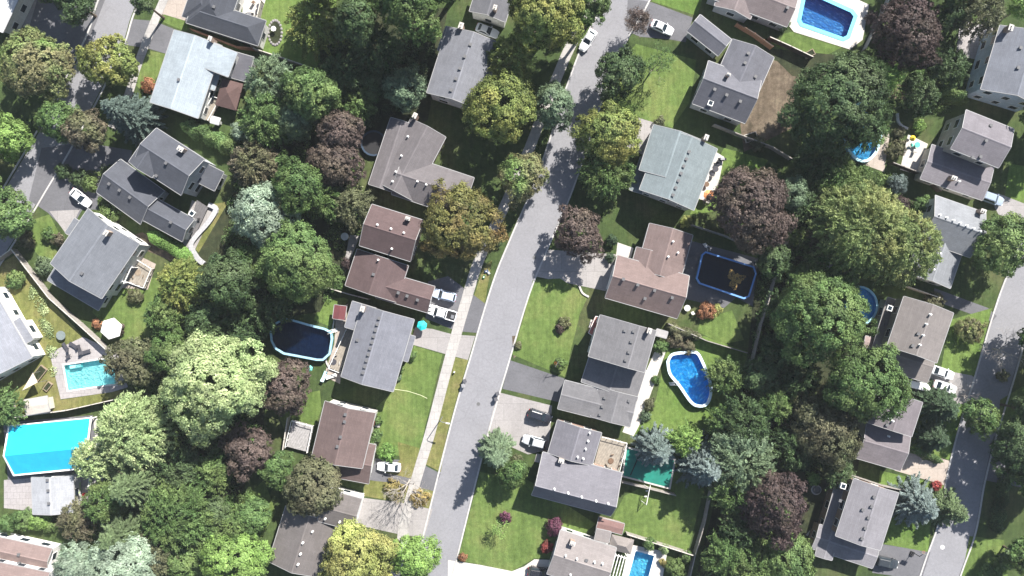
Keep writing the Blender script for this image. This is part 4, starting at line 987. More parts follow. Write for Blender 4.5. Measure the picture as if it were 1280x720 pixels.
# ------------------------------------------------------------------ cars
def loft(m, secs):
    n = len(secs[0]); n0 = len(m.v)
    for s_ in secs: m.v += [tuple(p) for p in s_]
    for i in range(len(secs) - 1):
        for j in range(n): q = (j + 1) % n; m.f.append((n0 + i * n + j, n0 + i * n + q, n0 + (i + 1) * n + q, n0 + (i + 1) * n + j))
    m.f.append(tuple(n0 + j for j in reversed(range(n)))); m.f.append(tuple(n0 + (len(secs) - 1) * n + j for j in range(n)))
def car(label, px, py, dx, dy, col, kind='sedan', group='cars parked on the driveways', rough=.25, z=.09):
    p = P(px, py, .9); name = {'sedan': 'car', 'suv': 'car', 'pickup': 'pickup_truck'}[kind]
    root = empty(name, (p.x, p.y, z), label, 'pickup truck' if kind == 'pickup' else 'car', group, math.atan2(-dy, dx))
    L, W = {'sedan': (4.6, .9), 'suv': (4.75, .94), 'pickup': (5.9, 1.0)}[kind]
    bm_ = paint_mat('paint_%s' % label[:12].replace(' ', '_'), col, rough)
    belt = {'sedan': .92, 'suv': 1.05, 'pickup': 1.15}[kind]
    def sec(x, hw, z0, z1, r=.16):
        pts = []
        for sx, sz, a0 in ((1, 1, 0), (-1, 1, 90), (-1, -1, 180), (1, -1, 270)):
            for k in range(3):
                a = R(a0 + 45 * k); pts.append((x, sx * (hw - r) + r * math.cos(a), (z1 - r if sz > 0 else z0 + r) + r * math.sin(a)))
        return pts
    h = L / 2; g = MB()
    xs = [(-h, .72, .38, belt - .3), (-h + .12, .84, .3, belt - .1), (-h + .5, .96, .22, belt), (-h + 1.2, 1, .2, belt + .02), (0, 1, .2, belt), (h - 1.5, 1, .2, belt - .04), (h - .7, .95, .22, belt - .14), (h - .2, .82, .28, belt - .24), (h, .62, .36, belt - .38)]
    loft(g, [sec(x, W * k, a, b3, .12) for x, k, a, b3 in xs]); g.build('body', bm_, root, world=False, smooth=True)
    roofz = {'sedan': 1.42, 'suv': 1.68, 'pickup': 1.82}[kind]
    x0, x1, y0, y1 = {'sedan': (-h + .45, h - 1.45, -h + 1.15, h - 2.3), 'suv': (-h + .15, h - 1.35, -h + .5, h - 2.1), 'pickup': (-h + 2.0, h - 1.5, -h + 2.25, h - 2.2)}[kind]
    wb, wt = W - .08, W - .25; zb = belt - .1
    g = MB()
    B4 = [(x0, -wb, zb), (x1, -wb, zb), (x1, wb, zb), (x0, wb, zb)]; T4 = [(y0, -wt, roofz - .03), (y1, -wt, roofz - .03), (y1, wt, roofz - .03), (y0, wt, roofz - .03)]
    g.add(B4 + T4, [(3, 2, 1, 0), (4, 5, 6, 7), (0, 1, 5, 4), (1, 2, 6, 5), (2, 3, 7, 6), (3, 0, 4, 7)]); g.build('cabin', bm_, root, world=False, bevel=.03)
    g = MB(); g.add([(y0 + .03, -wt + .03, roofz - .035), (y1 - .02, -wt + .03, roofz - .035), (y1 - .02, wt - .03, roofz - .035), (y0 + .03, wt - .03, roofz - .035), (y0 + .15, -wt + .15, roofz + .03), (y1 - .15, -wt + .15, roofz + .03), (y1 - .15, wt - .15, roofz + .03), (y0 + .15, wt - .15, roofz + .03)],
          [(3, 2, 1, 0), (4, 5, 6, 7), (0, 1, 5, 4), (1, 2, 6, 5), (2, 3, 7, 6), (3, 0, 4, 7)]); g.build('roof_panel', bm_, root, world=False)
    def pane(nm, q, s=.86, off=.03):
        q = [Vector(v_) for v_ in q]; c = sum(q, Vector()) / 4; nn = (q[1] - q[0]).cross(q[3] - q[0]).normalized()
        if nn.dot(c - Vector(((x0 + x1) / 2, 0, zb))) < 0: nn = -nn
        o1 = [c + (v_ - c) * s + nn * off for v_ in q]; o0 = [c + (v_ - c) * s - nn * .02 for v_ in q]
        g = MB(); g.add(o0 + o1, [(3, 2, 1, 0), (4, 5, 6, 7), (0, 1, 5, 4), (1, 2, 6, 5), (2, 3, 7, 6), (3, 0, 4, 7)]); g.build(nm, glass_mat(), root, world=False)
    pane('windshield', [B4[1], B4[2], T4[2], T4[1]]); pane('rear_window', [B4[3], B4[0], T4[0], T4[3]], .84)
    pane('side_window', [B4[0], B4[1], T4[1], T4[0]], .8); pane('side_window', [B4[2], B4[3], T4[3], T4[2]], .8)
    for sx in (h - .85, -h + .85):
        for sy in (-1, 1):
            n0 = 14; g = MB(); yy = sy * (W - .12)
            g.tube([(sx, yy - .1, .33), (sx, yy + .13 * 1, .33)], [.33, .33], 14); wv = g.build('wheel', BLACK, root, world=False)
            g = MB(); g.tube([(sx, yy + sy * .1, .33), (sx, yy + sy * .15, .33)], [.2, .18], 10); g.build('rim', GREYM, wv, world=False)
    for sy in (-1, 1):
        g = MB(); g.box((h - .12, sy * W * .55), (1, 0), (0, 1), .1, .16, belt - .44, belt - .3); g.build('headlight', M('lamp_glass', (.7, .7, .7), .15, .03), root, world=False)
        g = MB(); g.box((-h + .05, sy * W * .62), (1, 0), (0, 1), .06, .14, belt - .32, belt - .18); g.build('tail_light', M('red_lamp', (.3, .015, .015), .25, .03), root, world=False)
        g = MB(); g.box((x1 - .25, sy * (W + .09)), (1, 0), (0, 1), .07, .1, belt - .02, belt + .12); g.build('mirror', bm_, root, world=False)
    if kind == 'pickup':
        g = MB(); g.box((-h + 1.0, 0), (1, 0), (0, 1), .88, W - .2, belt - .02, belt + .035); g.build('bed', BLACK, root, world=False)
        for sy in (-1, 1):
            g = MB(); g.box((-h + 1.0, sy * (W - .1)), (1, 0), (0, 1), .95, .075, belt - .05, belt + .12); g.build('bed_side', bm_, root, world=False)
        g = MB(); g.box((-h + .1, 0), (1, 0), (0, 1), .06, W - .18, belt - .3, belt + .12); g.build('tailgate', bm_, root, world=False)
        g = MB(); g.box((-h + .7, .15), (1, 0), (0, 1), .3, .35, belt + .036, belt + .3); g.build('tool_box', GREYM, root, world=False)
        for sy in (-1, 1):
            g = MB(); g.box((h - .75, sy * .38), (1, 0), (0, 1), .5, .1, belt - .14, belt - .105); g.build('hood_stripe', BLACK, root, world=False)
WC = (.82, .83, .85); SI = (.5, .52, .55)
car('white car on the wide dappled driveway in front of the grey house', 100, 247, 88, 72, WC)
car('silver car beside the top centre house', 609, 38, 100, 40, (.55, .58, .62))
car('white car nosing out from under the yellow green tree at the top', 735, 50, -60, 95, WC)
car('white car on the driveway shaded by the sparse reddish tree', 828, 34, 85, 38, WC)
car('pale blue car parked above the white pickup', 555, 369, -100, -25, (.5, .58, .72), 'suv')
car('white pickup with black hood stripes', 552, 391, -150, -42, WC, 'pickup')
car('white sedan beside the round clipped bush', 486, 584, -110, -7, WC)
car('black car on the pale concrete driveway', 675, 520, 95, 30, (.02, .022, .03), 'suv')
car('silver car just above the house beside the green covered pool', 668, 552, -95, -25, SI, 'suv')
car('white car parked directly beside the front lawn by the tan roofed house', 1179, 466, 90, 30, WC)
car('white car parked lowest beside the dark conifer', 1182, 484, 85, 28, WC)
car('dark car in shade at the foot of the light grey mauve house', 1108, 703, 90, 20, (.03, .035, .04), 'suv')
car('black car cut off by the bottom edge beside the tan roofed house', 675, 716, 80, 10, (.02, .02, .025), 'suv')
car('blue grey car in deep shade on the right edge driveway', 1240, 248, 100, 35, (.3, .36, .45), 'suv')
root = empty('boat_trailer', P(1150, 482), 'white covered trailer beside the tan roofed garage', 'trailer')
g = MB(); g.prism([P(1138, 475, 1.4), P(1160, 480, 1.4), P(1164, 486, 1.4), P(1160, 490, 1.4), P(1137, 484, 1.4)], .5, 1.4); g.build('cover', WHITE, root, bevel=.12)
for x, y in ((1146, 476), (1144, 487)):
    g = MB(); q = P(x, y); g.lathe((q.x, q.y), [(.3, .02), (.3, .6)], 12); g.build('wheel', BLACK, root)

# ------------------------------------------------------------------ garden furniture and street furniture
def parasol(label, px, py, r, h, m, n=6, pointy=.5):
    c = P(px, py, h); root = empty('parasol', (c.x, c.y, 0), label, 'parasol')
    g = MB(); n0 = 0; pts = [(c.x + r * math.cos(6.283 * i / n + .3), c.y + r * math.sin(6.283 * i / n + .3), h - pointy) for i in range(n)]
    g.add(pts + [(c.x, c.y, h)] + [(p[0], p[1], p[2] - .2) for p in pts] + [(c.x, c.y, h - .06)],
          [(i, (i + 1) % n, n) for i in range(n)] + [(i, n + 1 + i, n + 1 + (i + 1) % n, (i + 1) % n) for i in range(n)] + [(n + 1 + (i + 1) % n, n + 1 + i, 2 * n + 1) for i in range(n)])
    g.build('canopy', m, root)
    g = MB(); g.tube([(c.x, c.y, 0), (c.x, c.y, h - .05)], [.035, .03]); g.build('pole', WHITE, root)
    g = MB(); g.lathe(c, [(.3, 0), (.3, .07), (.08, .12)], 14); g.build('base', BLACK, root)
parasol('large white parasol beside the fence on the left lawn', 137, 411, 2.1, 2.8, M('white_canvas', (.8, .79, .75), .8, .04), 6)
parasol('bright cyan parasol at the corner of the grey vented house', 527, 407, 1.0, 2.4, M('cyan_canvas', (.03, .62, .62), .7, .05), 6)
parasol('orange parasol on the cream patio', 887, 243, 1.0, 2.4, M('orange_canvas', (.75, .3, .12), .7, .1), 8)
parasol('yellow parasol on the cream terrace', 1143, 172, .55, 2.3, M('yellow_canvas', (.8, .55, .05), .7, .1), 8)
parasol('small red parasol beside the pool house', 103, 620, .45, 2.2, M('red_canvas', (.6, .03, .05), .7, .1), 8)
parasol('pale teal parasol below the dark oval pool', 386, 461, .6, 2.3, M('teal_canvas', (.15, .5, .42), .7, .1), 6)
def shade_sail(label, pts, h, m):
    q = [P(x, y, h + .4 * (i % 2)) for i, (x, y) in enumerate(pts)]; c = sum(q, Vector()) / len(q); root = empty('shade_sail', (c.x, c.y, 0), label, 'shade sail')
    g = MB(); n = len(q); g.add([tuple(p) for p in q] + [(p.x, p.y, p.z - .04) for p in q], [tuple(range(n)), tuple(reversed(range(n, 2 * n)))] + [(i, (i + 1) % n, n + (i + 1) % n, n + i) for i in range(n)]); g.build('canvas', m, root)
    posts(root, [tuple(p) for p in q], h + .1, GREYM, .04)
shade_sail('beige triangular shade sail beside the white walled house', [(41, 466), (47, 478), (28, 488)], 2.4, M('beige_canvas', (.62, .54, .44), .8, .05))
def table(label, px, py, r, m, h=.75):
    c = P(px, py); root = empty('garden_table', (c.x, c.y, 0), label, 'table')
    g = MB(); g.lathe(c, [(r, h - .05), (r, h)], 18); g.build('table_top', m, root)
    g = MB(); g.lathe(c, [(.25, .1), (.05, .16), (.05, h - .06)], 10); g.build('pedestal', BLACK, root)
def chair(label, px, py, ang, m, group=None):
    c = P(px, py); root = empty('garden_chair', (c.x, c.y, .09), label, 'chair', group, ang)
    g = MB(); g.box((0, 0), (1, 0), (0, 1), .26, .27, .4, .46); g.build('seat', m, root, world=False)
    g = MB(); g.box((-.28, 0), (1, 0), (0, 1), .03, .27, .47, .95); g.build('backrest', m, root, world=False)
    for sx in (-.22, .22):
        for sy in (-.22, .22):
            g = MB(); g.box((sx, sy), (1, 0), (0, 1), .025, .025, 0, .4); g.build('leg', m, root, world=False)
def lounger(label, px, py, ang, m, group=None):
    c = P(px, py); root = empty('sun_lounger', (c.x, c.y, .09), label, 'sun lounger', group, ang)
    g = MB(); g.box((.3, 0), (1, 0), (0, 1), .7, .33, .3, .38); g.build('seat', m, root, world=False)
    g = MB(); g.add([(-.4, -.33, .3), (-.4, .33, .3), (-1.0, .33, .75), (-1.0, -.33, .75), (-.4, -.33, .38), (-.4, .33, .38), (-1.03, .33, .82), (-1.03, -.33, .82)], [(3, 2, 1, 0), (4, 5, 6, 7), (0, 1, 5, 4), (1, 2, 6, 5), (2, 3, 7, 6), (3, 0, 4, 7)]); g.build('backrest', m, root, world=False)
    for sx in (-.35, .9):
        for sy in (-.28, .28):
            g = MB(); g.box((sx, sy), (1, 0), (0, 1), .03, .03, 0, .3); g.build('leg', m, root, world=False)
CH = M('dark_fabric', (.05, .05, .06), .8); LC = M('light_plastic', (.6, .6, .58), .6); BRN = M('brown_wicker', (.14, .09, .06), .8)
lounger('dark lounger furthest left above the turquoise pool', 84, 434, 2.2, CH); lounger('dark lounger second from the left above the turquoise pool', 94, 432, 2.6, CH)
lounger('dark lounger standing upright along the paving above the turquoise pool', 101, 437, 1.9, CH); lounger('dark lounger furthest right above the turquoise pool', 108, 440, .3, CH)
chair('dark chair just left of the turquoise pool steps', 88, 445, .5, CH)
table('grey table on the grass above the pinkish paving', 79, 419, .9, M('grey_table', (.16, .19, .19), .6))
table('white table on the narrow patio left of the red brown house', 432, 296, .75, LC)
table('round wooden table on the deck behind the grey house', 175, 341, .6, WOOD)
chair('wooden chair left of the round table on the deck', 171, 346, .2, WOOD); chair('wooden chair right of the round table on the deck', 180, 345, 3.0, WOOD)
table('dark round table on the deck by the green covered pool', 763, 575, .55, BRN); chair('brown chair left of the dark table on the deck', 759, 579, .6, BRN); chair('brown chair above the dark table on the deck', 765, 569, -1.4, BRN)
chair('pale chair by the pool edge of the deck', 775, 572, 2.8, LC); chair('brown chair at the outer corner of the deck', 772, 580, 2.4, BRN)
table('dark table on the cream patio behind the blue grey roof', 893, 212, .6, CH); chair('dark chair above the table on the cream patio', 896, 205, -1.5, CH); chair('dark chair below the table on the cream patio', 890, 219, 1.6, CH)
table('dark table on the cream strip by the orange parasol', 882, 231, .5, BRN); chair('orange chair beside the orange parasol', 883, 248, 1.2, M('orange_seat', (.6, .22, .1), .7))
table('teal table on the cream terrace', 1144, 182, .55, M('teal_table', (.08, .4, .33), .6)); chair('white chair below the teal table on the terrace', 1142, 189, 1.4, LC); chair('teal chair left of the teal table on the terrace', 1138, 182, 0, M('teal_table', (.08, .4, .33), .6))
table('dark round table on the deck beside the dark oval pool', 418, 452, .6, CH); chair('dark chair above the round table by the dark oval pool', 421, 446, -1.5, CH); chair('pale chair right of the round table by the dark oval pool', 424, 453, 3.0, LC)
table('white table left on the grey wooden deck', 369, 552, .5, LC); chair('pale chair on the grey wooden deck', 376, 556, 2, LC); chair('dark chair at the top of the grey wooden deck', 371, 531, 4, CH)
table('dark table on the bright patio at the top', 326, 10, .6, CH); chair('brown chair on the bright patio at the top', 318, 4, 1, BRN); chair('dark chair on the bright patio at the top', 322, 18, 2, CH)
table('pale table in shade beside the leaf filled pool', 858, 385, .6, LC); chair('pale chair in shade beside the leaf filled pool', 865, 391, 2, LC); chair('pale chair furthest left beside the leaf filled pool', 850, 381, .4, LC)
lounger('green lounger beside the pool house', 100, 609, 1.6, M('green_fabric', (.4, .6, .15), .7)); lounger('pale lounger on the paving right of the pool house', 114, 603, 1.6, LC)
lounger('white lounger on the paving below the dark oval pool', 415, 470, .3, LC); lounger('pale blue lounger below the dark oval pool', 406, 470, 1.2, M('pale_blue_plastic', (.4, .6, .65), .6))
# clutter beside the upper pool end of the dark oval pool
def grill(label, px, py):
    c = P(px, py); root = empty('barbecue', (c.x, c.y, .07), label, 'barbecue')
    g = MB(); g.box((0, 0), (1, 0), (0, 1), .45, .28, .2, .85); g.build('cabinet', BLACK, root, world=False)
    g = MB(); g.box((0, 0), (1, 0), (0, 1), .42, .27, .86, 1.15); g.build('lid', GREYM, root, world=False, bevel=.08)
    for s_ in (-.65, .65):
        g = MB(); g.box((s_, 0), (1, 0), (0, 1), .17, .25, .8, .84); g.build('side_shelf', BLACK, root, world=False)
grill('barbecue against the cream patio of the blue grey roofed house', 901, 200); grill('barbecue on the bright patio beside the hipped roof', 314, 20); grill('barbecue on the dark deck', 247, 275)
# bins
def bin_(label, px, py, m, group=None, s=1):
    c = P(px, py, 1); root = empty('wheelie_bin', (c.x, c.y, .1), label, 'bin', group, .3)
    g = MB(); g.add([(-.22 * s, -.25 * s, .05), (.22 * s, -.25 * s, .05), (.22 * s, .25 * s, .05), (-.22 * s, .25 * s, .05), (-.3 * s, -.33 * s, 1), (.3 * s, -.33 * s, 1), (.3 * s, .33 * s, 1), (-.3 * s, .33 * s, 1)], [(3, 2, 1, 0), (4, 5, 6, 7), (0, 1, 5, 4), (1, 2, 6, 5), (2, 3, 7, 6), (3, 0, 4, 7)]); g.build('bin_body', m, root, world=False)
    g = MB(); g.box((0, 0), (1, 0), (0, 1), .33 * s, .36 * s, 1.0, 1.07); g.build('lid', m, root, world=False)
    for s_ in (-.2, .2):
        g = MB(); g.tube([(-.25, s_ - .03, .1), (-.25, s_ + .03, .1)], [.1, .1], 10); g.build('wheel', BLACK, root, world=False)
DG = M('grey_bin', (.1, .1, .11), .6)
bin_('dark bin on the left kerb above its pair', 581, 476, DG); bin_('grey bin on the left kerb below its pair', 579, 482, M('light_bin', (.25, .25, .26), .6))
bin_('dark bin on the right kerb above its pair', 622, 492, DG); bin_('dark bin on the right kerb below its pair', 620, 499, DG)
def crate(label, px, py, m, ang):
    c = P(px, py); root = empty('recycling_box', (c.x, c.y, .02), label, 'recycling box', None, ang); g = MB()
    o = [Vector((x, y, 0)) for x, y in ((-.3, -.2), (.3, -.2), (.3, .2), (-.3, .2))]; i = [p * .88 for p in o]; g.ring(o, i, 0, .35); g.build('box_side', m, root, world=False)
    g = MB(); g.prism(i, .02, .06); g.build('base', m, root, world=False); g = MB(); g.box((-.05, 0), (1, 0), (0, 1), .14, .1, .065, .42); g.build('waste', M('waste_paper', (.7, .7, .66), .8, .2, 8), root, world=False)
crate('blue recycling box on the verge beside the road', 608, 339, M('blue_box', (.03, .12, .45), .5), .4); crate('green recycling box lower on the verge', 605, 346, M('green_box', (.05, .35, .12), .5), 1.2)
crate('white recycling box beside the blue one on the verge', 611, 341, M('white_box', (.6, .65, .65), .5), 2.2)
# oval flower bed with a statue
c = P(344, 41)
sheet('flower_bed', [(344 + 7.5 * math.cos(t * .3927), 41 + 14.5 * math.sin(t * .3927) + 0) for t in range(16)], SHADE_SOIL, 'dark oval flower bed on the bright lawn', .11)
root = empty('birdbath', P(344, 38), 'white birdbath in the oval flower bed', 'birdbath'); q = P(344, 38)
g = MB(); g.lathe(q, [(.3, 0), (.12, .15), (.1, .7), (.2, .8)], 14); g.build('pedestal', CONC, root); g = MB(); g.lathe(q, [(.2, .8), (.5, .95), (.5, 1.0), (.42, .96), (.1, .9)], 16); g.build('basin', WHITE, root)
# stones round the oval bed
for i in range(20):
    t = i * math.pi / 10; q = P(344 + 8.3 * math.cos(t), 41 + 15.3 * math.sin(t)); g = MB()
    rr = random.Random(i); g.lathe((q.x, q.y), [(.2 + .08 * rr.random(), 0), (.26, .1), (.16, .2), (.02, .22)], 7, 1, 1.2)
    tag(g.build('stone', M('bed_stone', (.22, .21, .21), .9)), 'dark grey edging stone around the oval flower bed', 'stone', 'stones edging the oval flower bed')
# swing frame (white)
def frame(label, pts, h):
    root = empty('play_frame', P(*pts[0]), label, 'play frame')
    q = [P(*p, h) for p in pts]
    g = MB(); g.tube([q[0], q[1]], [.07, .07]); g.build('top_bar', WHITE, root)
    for p in q:
        for s_ in (-.6, .6):
            g = MB(); g.tube([(p.x + s_, p.y + .1, 0), p], [.06, .06]); g.build('leg', WHITE, root)
    for t in (.3, .65):
        p = q[0].lerp(q[1], t); g = MB(); g.tube([p - Vector((.2, 0, .05)), p - Vector((.2, 0, h - .5))], [.02, .02], 4); g.tube([p + Vector((.2, 0, -.05)), p + Vector((.2, 0, .5 - h))], [.02, .02], 4); g.build('chain', GREYM, root)
        g = MB(); g.box(p, (1, 0), (0, 1), .24, .1, .42, .48); g.build('seat', WHITE, root)
frame('white metal swing frame on the shaded lawn', [(812, 611), (808, 631)], 2.2)
def hoop(label, px, py, ang):
    c = P(px, py); root = empty('basketball_hoop', (c.x, c.y, .05), label, 'basketball hoop', None, ang)
    g = MB(); g.tube([(0, 0, .1), (.1, 0, 2.4), (.9, 0, 3.1)], [.07, .07, .05]); g.build('pole', BLACK, root, world=False)
    g = MB(); g.box((.95, 0), (1, 0), (0, 1), .03, .6, 2.7, 3.5); g.build('backboard', GREYM, root, world=False)
    g = MB(); o = [Vector((1.25 + .24 * math.cos(t * .5236), .24 * math.sin(t * .5236), 0)) for t in range(12)]; i = [Vector((1.25, 0, 0)) + (p - Vector((1.25, 0, 0))) * .9 for p in o]; g.ring(o, i, 3.0, 3.03); g.build('hoop', M('orange_paint', (.6, .15, .03), .5), root, world=False)
    g = MB(); g.box((-.3, 0), (1, 0), (0, 1), .45, .35, 0, .25); g.build('base', BLACK, root, world=False)
hoop('basketball hoop beside the dark asphalt driveway', 700, 456, 2.6)
hoop('basketball hoop with a long shadow on the lower right driveway', 1140, 690, 1.2)
def lamp(label, px, py, h):
    c = P(px, py); root = empty('street_lamp', (c.x, c.y, 0), label, 'street lamp')
    g = MB(); g.tube([(c.x, c.y, 0), (c.x, c.y, h - .3), (c.x + .3, c.y, h), (c.x + 1.2, c.y - .2, h + .1)], [.11, .07, .06, .05], 8); g.build('pole', GREYM, root)
    g = MB(); g.box((c.x + 1.5, c.y - .26), (1, -.17), (0, 1), .38, .13, h + .02, h + .16); g.build('lamp_head', M('lamp_head', (.55, .55, .53), .4), root)
lamp('grey street lamp on the dry verge left of the middle road', 553, 521, 5.0)
# small stake sign, hydrant, manhole, valve
root = empty('fire_hydrant', P(568, 465), 'small white hydrant with a dark cap on the verge', 'hydrant'); q = P(568, 465)
g = MB(); g.lathe(q, [(.16, 0), (.12, .1), (.12, .55), (.16, .58), (.1, .72), (.02, .76)], 12); g.build('barrel', WHITE, root); g = MB(); g.box(q, (1, 0), (0, 1), .22, .06, .38, .48); g.build('outlet', BLACK, root)
g = MB(); q = P(1178, 684); g.lathe((q.x, q.y), [(.42, .013), (.42, .03), (.38, .034)], 20); tag(g.build('manhole_cover', M('pale_iron', (.62, .62, .6), .5)), 'pale round manhole cover in the lower right road', 'manhole cover')
for lb, x, y in (('dark manhole cover in the middle road beside the pale bins', 598, 505), ('dark manhole cover in the middle road near the purple tree', 668, 322)):
    g = MB(); q = P(x, y); g.lathe((q.x, q.y), [(.36, .013), (.36, .024), (.34, .028)], 20); tag(g.build('manhole_cover', M('dark_iron', (.12, .12, .12), .6)), lb, 'manhole cover')
# hose line on the front lawn
g = MB(); g.tube([P(490, 486, .03), P(510, 489, .03), P(526, 494, .03), P(534, 498, .03)], [.05] * 4, 5); tag(g.build('garden_hose', M('pale_hose', (.6, .62, .4), .6)), 'pale hose lying across the front lawn', 'hose')
# porch between stepped grey house and road, red pallet
def porch(label, pts, h, col):
    q = [P(*p, h) for p in pts]; c = sum(q, Vector()) / len(q); root = empty('porch', (c.x, c.y, 0), label, 'porch')
    g = MB(); g.prism(q, 0, h); g.build('floor_slab', M('porch_red', col, .8), root)
    g = MB()
    for i in (0, 2, 3):
        a, b2 = q[i], q[(i + 1) % 4]; g.box((a + b2) / 2, b2 - a, (0, 0), (b2 - a).length / 2, .05, h + .8, h + .9)
    g.build('railing', WHITE, root)
porch('small red porch at the corner of the stepped grey house', [(744, 395), (752, 397), (741, 420), (735, 416)], .6, (.4, .16, .13))
root = empty('garden_swing', P(1019, 612), 'round dark fire pit on the cream walk by the purple tree', 'fire pit'); root.name = 'fire_pit'
q = P(1020, 612); g = MB(); g.lathe(q, [(.7, .05), (.75, .4), (.6, .4), (.55, .2)], 18); g.build('bowl', M('dark_iron', (.12, .12, .12), .6), root)
g = MB(); g.lathe(q, [(1.0, .04), (1.0, .12)], 18); g.build('stone_base', CONC, root)
# garden arch etc near lawns: wooden planter boxes
def planter(label, px, py, ang, l, w_, m=WOOD):
    c = P(px, py); root = empty('planter', (c.x, c.y, 0), label, 'planter', None, ang)
    o = [Vector((x, y, 0)) for x, y in ((-l, -w_), (l, -w_), (l, w_), (-l, w_))]; i = [Vector((p.x * (1 - .12 / l), p.y * (1 - .12 / w_), 0)) for p in o]
    g = MB(); g.ring(o, i, 0, .45); g.build('planter_box', m, root, world=False); g = MB(); g.prism(i, .05, .38); g.build('earth', SHADE_SOIL, root, world=False)
planter('pale wooden planter at the end of the fence below the blue pool', 1011, 68, .5, 1.0, .6); planter('low stone planter beside the bare brown yard', 938, 172, .3, 1.2, .8, CONC)
planter('raised bed left of the turquoise pool', 51, 466, .9, 1.4, .8, WOOD); planter('smaller raised bed below the first, left of the turquoise pool', 61, 483, .9, .9, .5, WOOD)
# ------------------------------------------------------------------ vegetation
def mesh_quads(name, V, tint, m, loc, parent):
    """V: (n,4,3) world positions, tint: (n,3)"""
    n = len(V); me = bpy.data.meshes.new(name)
    me.vertices.add(n * 4); me.loops.add(n * 4); me.polygons.add(n)
    me.vertices.foreach_set('co', (V.reshape(-1, 3) - np.array(loc)).astype(np.float32).ravel())
    me.loops.foreach_set('vertex_index', np.arange(n * 4, dtype=np.int32))
    me.polygons.foreach_set('loop_start', np.arange(0, n * 4, 4, dtype=np.int32))
    me.polygons.foreach_set('loop_total', np.full(n, 4, dtype=np.int32))
    at = me.attributes.new('tint', 'FLOAT_COLOR', 'FACE')
    c = np.ones((n, 4), dtype=np.float32); c[:, :3] = tint; at.data.foreach_set('color', c.ravel())
    me.update(); me.materials.append(m)
    o = bpy.data.objects.new(name, me); COL.objects.link(o); o.parent = parent; return o
def unit(a): return a / np.maximum(np.linalg.norm(a, axis=-1, keepdims=True), 1e-6)
def leaves(rng, pts, nrm, s, asp=.62):
    n = len(pts); t = unit(np.cross(nrm, rng.normal(size=(n, 3)))); b = np.cross(nrm, t)
    sz = (s * rng.uniform(.6, 1.35, n))[:, None]
    bend = nrm * sz * .15
    return np.stack([pts - t * sz, pts - b * sz * asp + bend, pts + t * sz, pts + b * sz * asp + bend], 1)
def crown_round(rng, c, Rr, hz, s, dens, rough=1.0, fine=False):
    """c crown centre; Rr horizontal radius; hz vertical half height"""
    k1 = int(9 + Rr * 2.2); gold = 2.39996
    L = []
    for i in range(k1):
        zz = 1 - 1.45 * (i + .5) / k1; rr_ = math.sqrt(max(0, 1 - zz * zz)); a = gold * i + rng.uniform(-.3, .3)
        rl = rng.uniform(.22, .46) * (1 - .08 * rough * rng.random()); d = (1 - rl) * rng.uniform(.82, 1.06 + .08 * rough)
        L.append((rr_ * math.cos(a) * d, rr_ * math.sin(a) * d, zz * d, rl))
    for i in range(int(4 + Rr)):     # a few boughs that reach past the rest
        a = rng.uniform(0, 6.283); zz = rng.uniform(-.25, .5); d = rng.uniform(.82, 1.04) * math.sqrt(1 - zz * zz); L.append((d * math.cos(a), d * math.sin(a), zz, rng.uniform(.12, .22)))
    L.append((0, 0, .1, .5)); L = np.array(L)
    f1, f2, f3 = rng.uniform(0, 6.283, 3); an = np.arctan2(L[:, 1], L[:, 0]); wob = (.93 + .11 * np.sin(2 * an + f1) + .09 * np.sin(3 * an + f2) + .04 * np.sin(5 * an + f3)) if Rr > 2 else 1 + 0 * an
    L[:, 0] *= wob; L[:, 1] *= wob
    sc = np.array([Rr, Rr, hz]); cl = (.42 if fine else .62) * (.8 + Rr * .05)
    P_, N_, T_ = [], [], []
    for i, l in enumerate(L):
        rl = l[3]; area = 4 * math.pi * (rl * Rr) * (rl * hz)
        k2 = max(5, int(area / (cl * cl) * .62 * dens))
        d = unit(rng.normal(size=(k2, 3))); d = d[(d[:, 2] > -.55)]
        p = l[:3] + d * rl * rng.uniform(.78, 1.08, (len(d), 1))
        dist = np.linalg.norm(p[:, None, :] - L[None, :, :3], axis=2) / L[None, :, 3]; dist[:, i] = 9
        keep = dist.min(1) > .72; p = p[keep]; d = d[keep]
        n2 = len(p)
        if not n2: continue
        k3 = int(max(8, 9 * (cl / s) ** 2 * .30))
        cpt = rng.random(n2); off = unit(rng.normal(size=(n2, k3, 3))) * rng.random((n2, k3, 1)) ** .5
        pp = (c + p * sc)[:, None, :] + off * np.array([cl, cl, cl * .55]) * rng.uniform(.7, 1.2, (n2, 1, 1))
        cd = unit(p * np.array([1, 1, .8]))[:, None, :]; nn = unit(d[:, None, :] * .5 + cd * .4 + off * .45 + rng.normal(size=(n2, k3, 3)) * .33 + np.array([0, 0, .12]))
        P_.append(pp.reshape(-1, 3)); N_.append(nn.reshape(-1, 3))
        T_.append(np.stack([rng.random(n2 * k3), np.repeat(cpt, k3), np.full(n2 * k3, rng.random())], 1))
    Pp = np.concatenate(P_); Nn = np.concatenate(N_); T = np.concatenate(T_)
    return leaves(rng, Pp, Nn, s), T
